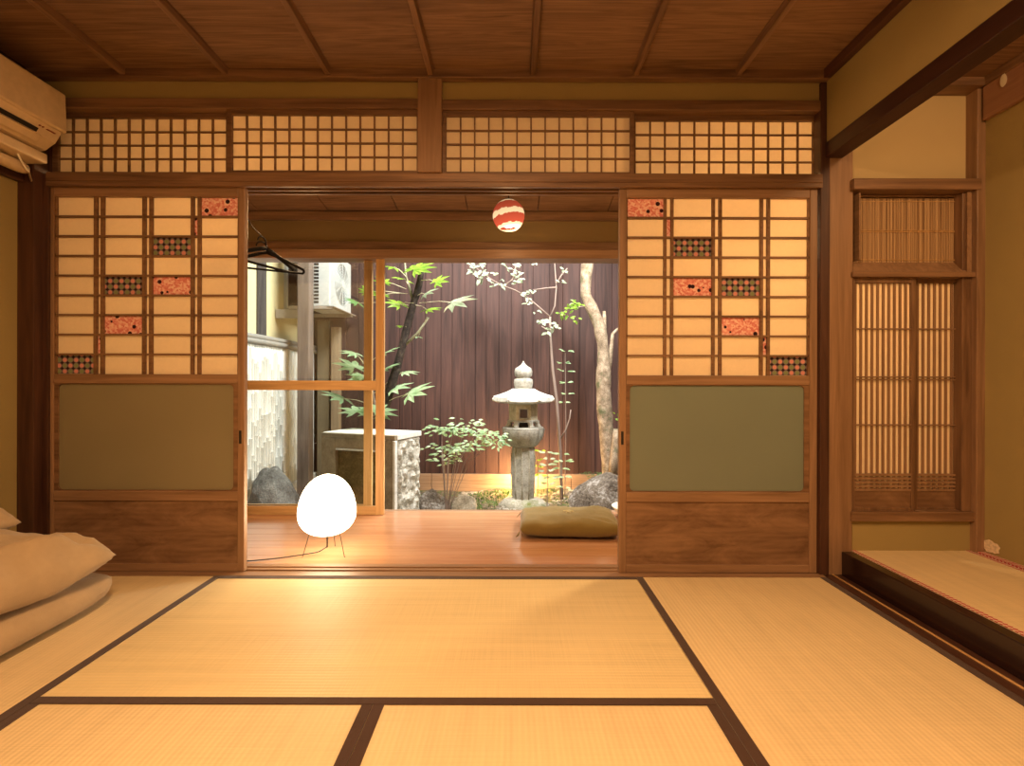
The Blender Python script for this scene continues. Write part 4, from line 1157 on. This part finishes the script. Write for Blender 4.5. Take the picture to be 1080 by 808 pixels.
# thin tree
D2 = 5.45; u2 = D2 / F
tt_ = empty('slender_tree', (P(592, 500, D2).x, D2, GZ), 'slender twiggy young tree with small pale leaves right of the lantern', 'tree')
l2 = lambda x, y, o=0: P(x, y, D2 + o) - Vector((tt_.location.x, D2, GZ))
t = [l2(591, 474), l2(589.5, 455), l2(588.5, 439), l2(587, 420), l2(583, 390), l2(581.5, 370), l2(580, 349.5), l2(580, 334)]
q0 = t[0]; t = [Vector((q0.x + .02, 0, -.02)), Vector((q0.x + .01, 0, .25))] + t
obj('trunk', MB().tube(t, [.020, .019, .018, .018, .017, .016, .015, .014, .013, .012], 8), M['twigm'], tt_, smooth=True)
bm_ = MB()
paths = [[(580, 334), (585, 322.6), (586.5, 303), (584.5, 275), (584, 250)], [(580, 334), (566, 322), (554, 312), (543, 306), (531, 301.7), (520, 296), (510, 289), (494.5, 277), (484, 266)],
         [(586, 300), (592, 290), (598, 283)], [(586.5, 303), (575, 304), (562, 306)], [(580, 350), (574, 346), (571, 344)], [(591, 463), (597, 453), (601, 441), (602, 432)], [(531, 301.7), (540, 295), (544, 280), (541, 266)]]
for p_ in paths:
    bm_ = MB().tube([l2(*q) for q in p_], [.0095 - .0008 * i for i in range(len(p_))], 6)
    obj('branch', bm_, M['twigm'], tt_, smooth=True)
lf = MB()
rnd = random.Random(3)
def cluster(mb, cx, cy, rx, ry, cnt, ln_, f, dvar=.12):
    for _ in range(cnt):
        a = rnd.uniform(0, 2 * PI); k_ = rnd.random() ** .5
        b_ = f(cx + rx * k_ * math.cos(a), cy + ry * k_ * math.sin(a), rnd.uniform(-dvar, dvar))
        dr = Vector((rnd.uniform(-1, 1), rnd.uniform(-.8, .3), rnd.uniform(-.5, .35)))
        up_ = Vector((rnd.uniform(-.5, .5), -.9, .7))
        oval_leaf(mb, b_, dr, ln_ * rnd.uniform(.7, 1.2), ln_ * .5, up_)
for cx, cy, rx, ry, cnt, l_ in ((500, 281, 10, 6, 16, .085), (511, 290, 9, 6, 13, .085), (525, 300, 8, 5, 10, .075), (540, 282, 8, 8, 16, .07), (545, 295, 8, 5, 10, .07), (554, 311, 6, 4, 9, .06), (559, 319, 6, 4, 7, .055),
    (565, 328, 4, 3, 4, .05), (574, 340, 7, 4, 9, .07), (579, 346, 5, 5, 7, .075), (565, 277, 5, 4, 5, .05), (592, 297, 4, 3, 4, .055), (597, 285, 4, 3, 4, .05), (563, 306, 4, 2, 4, .045), (586, 344, 4, 3, 4, .05)):
    cluster(lf, cx, cy, rx, ry, cnt, l_, l2)
obj('foliage', lf, M['leafw'], tt_, fix=False)

# stalk with tiered leaf pairs
rnd = random.Random(19)
def tiered(x0, ytop, ybot, d, tiers, span, label, m, yb_=None, name='bamboo_shrub'):
    b_ = P(x0, ybot, d); root = empty(name, (b_.x, d, GZ), label, 'shrub')
    top = P(x0, ytop, d).z - GZ
    obj('stem', MB().tube([(0.0, 0, -.02), (.01, 0, top * .5), (0, 0, top)], [.006, .005, .003], 6), M['twigm'], root)
    mb = MB()
    for t_ in range(tiers):
        sk = rnd.uniform(-.5, .9) * span * d / F
        z = top - t_ * (P(0, ytop, d).z - P(0, ybot, d).z) / max(1, tiers - 1) + rnd.uniform(-.03, .03)
        for s in (-1, 1):
            for q in range(rnd.choice((2, 3, 3))):
                dr = Vector((s * rnd.uniform(.5, 1), rnd.uniform(-.8, .4), rnd.uniform(-.1, .3)))
                b0 = Vector((sk * .5 + s * rnd.uniform(.0, .4) * span * d / F, rnd.uniform(-.03, .03), z))
                oval_leaf(mb, b0, dr, rnd.uniform(.5, 1.0) * span * d / F * .75, .026, Vector((0, -.6, .8)))
    obj('foliage', mb, m, root, fix=False)
    return root
tiered(596, 372, 426, 5.6, 6, 10, 'upright stalk of tiered pale leaves right of the lantern roof', M['leafp'])
tiered(577, 477, 512, 5.05, 6, 10, 'small plant with stacked pale leaf pairs at the foot of the slender tree', M['leafw'])
tiered(592, 478, 512, 5.25, 5, 11, 'small lit plant with pale leaflets between the slender tree and the streaked rock', M['leafp'])
tiered(567, 478, 500, 5.5, 4, 8, 'yellowish sprig glowing beside the lantern pedestal', M['leafb'])

# nandina shrub left of lantern
D3 = 4.9
ns = empty('leafy_shrub', (P(471, 520, D3).x, D3, GZ), 'airy small-leaved shrub between the square block and the lantern', 'shrub')
l3 = lambda x, y, o=0: P(x, y, D3 + o) - Vector((ns.location.x, D3, GZ))
sm_ = MB(); lf = MB()
for hx_, hy_ in ((466, 452), (478, 455), (492, 447), (503, 456), (515, 459), (524, 466), (468, 473), (480, 472), (470, 484), (496, 470)):
    r0 = l3(471, 505); r0 = Vector((r0.x, 0, 0)); m_ = l3((471 + hx_) / 2 - 2, 486, rnd.uniform(-.05, .05)); e_ = l3(hx_, hy_, rnd.uniform(-.12, .12))
    sm_.tube([r0, m_, e_], [.004, .0035, .002], 5)
    for q in range(30):
        o_ = Vector((rnd.gauss(0, .065), rnd.gauss(0, .05), rnd.gauss(0, .028)))
        oval_leaf(lf, e_ + o_, Vector((o_.x * 12 + rnd.uniform(-.5, .5), rnd.uniform(-.8, .4), rnd.uniform(-.4, .2))), rnd.uniform(.045, .075), .024, Vector((0, -.7, .8)))
obj('stem', sm_, M['twigm'], ns); obj('foliage', lf, M['leafp'], ns, fix=False)

# fern at right by the tree foot
D4 = 5.85
fn_ = empty('fern', (P(626, 505, D4).x, D4, GZ), 'green fern at the foot of the thick pale tree trunk', 'fern')
lf = MB()
for q in range(13):
    a = rnd.uniform(0, 2 * PI); L1 = rnd.uniform(.12, .22)
    for s_ in range(9):
        t_ = (s_ + 1) / 9; c = Vector((math.cos(a) * L1 * t_, math.sin(a) * L1 * t_ * .6, .12 + .14 * math.sin(t_ * 2.4)))
        for sg in (-1, 1): oval_leaf(lf, c, Vector((-math.sin(a) * sg, math.cos(a) * sg, -.1)), .05 * (1.1 - t_), .014)
obj('fronds', lf, M['leafg'], fn_, fix=False)
obj('stem', MB().tube([(0, 0, -.02), (0, 0, .14)], .012, 6), M['twigm'], fn_)

# thick tree
D5 = 5.55; u5 = D5 / F
bt_ = empty('thick_tree', (P(644, 505, D5).x, D5, GZ), 'thick crooked pale tree trunk with lichen at the right of the garden', 'tree')
l5 = lambda x, y, o=0: P(x, y, D5 + o) - Vector((bt_.location.x, D5, GZ))
tp = [(645, 520), (644, 503), (642, 480), (640, 457), (637.5, 430), (636.5, 410), (636.5, 395), (636.5, 380), (635.5, 362), (632, 343), (623.5, 324), (617.5, 311), (617.5, 295), (619.5, 275), (621, 250), (622, 225)]
pts = [l5(x, y) for x, y in tp]; pts[0].z = -.03
wd = [18, 16.5, 16.5, 16, 15.5, 15.5, 15.5, 13.5, 12, 13, 12.5, 10.5, 11.5, 12.5, 12, 11]
fine_p, fine_r = [], []
for i in range(len(pts) - 1):
    for s_ in range(3):
        t_ = s_ / 3; fine_p.append(pts[i].lerp(pts[i + 1], t_)); fine_r.append((wd[i] + (wd[i + 1] - wd[i]) * t_) * u5 / 2 * rnd.uniform(.93, 1.07))
fine_p.append(pts[-1]); fine_r.append(wd[-1] * u5 / 2)
obj('trunk', MB().tube(fine_p, fine_r, 16), M['palebark'], bt_, smooth=True)
for tb_ in (([l5(635, 366), l5(637, 350), l5(637.5, 340), l5(637, 328)], [.03, .024, .022, .018]), ([l5(641, 392), l5(643, 380), l5(645, 362), l5(646, 352), l5(650, 348), l5(654, 345)], [.035, .028, .022, .018, .015, .012]), ([l5(646, 505, -.1), l5(648, 485, -.1), l5(650, 465, -.1), l5(650, 452, -.1)], [.05, .05, .048, .03])):
    obj('branch_stub', MB().tube(tb_[0], tb_[1], 12), M['palebark'], bt_, smooth=True)
sp = MB()
sp.tube([l5(620, 322), l5(608, 324), l5(597, 328), l5(589, 330)], [.006, .005, .004, .002], 5)
obj('twig', sp, M['twigm'], bt_)
lf = MB()
for cx, cy, rx, ry, cnt, l_ in ((611, 319, 8, 3, 12, .07), (602, 325, 8, 4, 12, .07), (594, 331, 6, 4, 10, .06), (605, 334, 6, 4, 6, .06)): cluster(lf, cx, cy, rx, ry, cnt, l_, l5)
cluster(lf, 651, 440, 3, 5, 6, .05, l5)
obj('foliage', lf, M['leafb'], bt_, fix=False)

# ================================================================== LIGHTS
def light(kind, name, loc, power, color, size=.1, target=None, spot=None, **kw):
    d = bpy.data.lights.new(name, kind); d.energy = power; d.color = color
    if kind == 'AREA':
        d.shape = 'DISK' if not kw.get('sy') else 'RECTANGLE'; d.size = size
        if kw.get('sy'): d.size_y = kw['sy']
    elif kind in ('POINT', 'SPOT'): d.shadow_soft_size = size
    if spot: d.spot_size = math.radians(spot); d.spot_blend = .8
    o = bpy.data.objects.new(name, d); link(o); o.location = loc
    if target is not None: o.rotation_euler = (Vector(target) - Vector(loc)).to_track_quat('-Z', 'Y').to_euler()
    return o
WARM = (1, .585, .275)
light('AREA', 'room_ceiling_light', (-.15, .30, 2.22), 92, WARM, .45, (-.15, .32, 0))
light('POINT', 'room_fill', (-.1, -.2, 1.75), 22, WARM, .25)  # weak fill added to lift the room, stands for no lamp
light('AREA', 'alcove_light', (1.85, .9, 2.2), 11, (1, .60, .28), .25, (1.85, 1.9, 1.2))
light('AREA', 'paper_backlight_left', (-1.35, 3.2, 1.85), 15, (1, .62, .29), .35, (-1.35, 2.3, 1.25))  # added out of view to brighten the left door paper from behind
light('AREA', 'paper_backlight_right', (1.35, 3.2, 1.85), 30, (1, .66, .33), .35, (1.35, 2.3, 1.25))  # matching unseen backlight added for the right door paper
light('POINT', 'veranda_bulb', (HX, HY, HZ - .13), 3, (1, .66, .33), .04)
light('AREA', 'garden_floodlight', (-.3, 4.0, 3.6), 300, (1, .98, .93), 1.0, (-.2, 5.6, 0.2))
light('AREA', 'garden_side_light', (1.6, 4.1, 2.6), 125, (1, .97, .9), .6, (-2.4, 5.2, .9))
light('POINT', 'lantern_uplight', (LXc, 5.84, GZ + .22), 75, (1, .60, .22), .04)

w = bpy.data.worlds.new('world'); scene.world = w; w.use_nodes = True
bg = w.node_tree.nodes.get('Background'); bg.inputs[0].default_value = (.5, .58, .7, 1); bg.inputs[1].default_value = .25

# ================================================================== CAMERA
cam = bpy.data.cameras.new('camera'); cam.lens = F / 1080 * 36; cam.sensor_width = 36; cam.sensor_fit = 'HORIZONTAL'
cam.clip_start = .02
co = bpy.data.objects.new('camera', cam); link(co)
co.matrix_world = Matrix.Translation((0, 0, H)) @ Matrix.Rotation(PI / 2, 4, 'X') @ Matrix.Rotation(math.radians(.14), 4, 'Z')
scene.camera = co
scene.view_settings.view_transform = 'Standard'
scene.view_settings.look = 'None'
scene.view_settings.exposure = 0
scene.cycles.use_denoising = True
scene.cycles.max_bounces = 8
scene.cycles.transparent_max_bounces = 8
scene.cycles.sample_clamp_indirect = 4
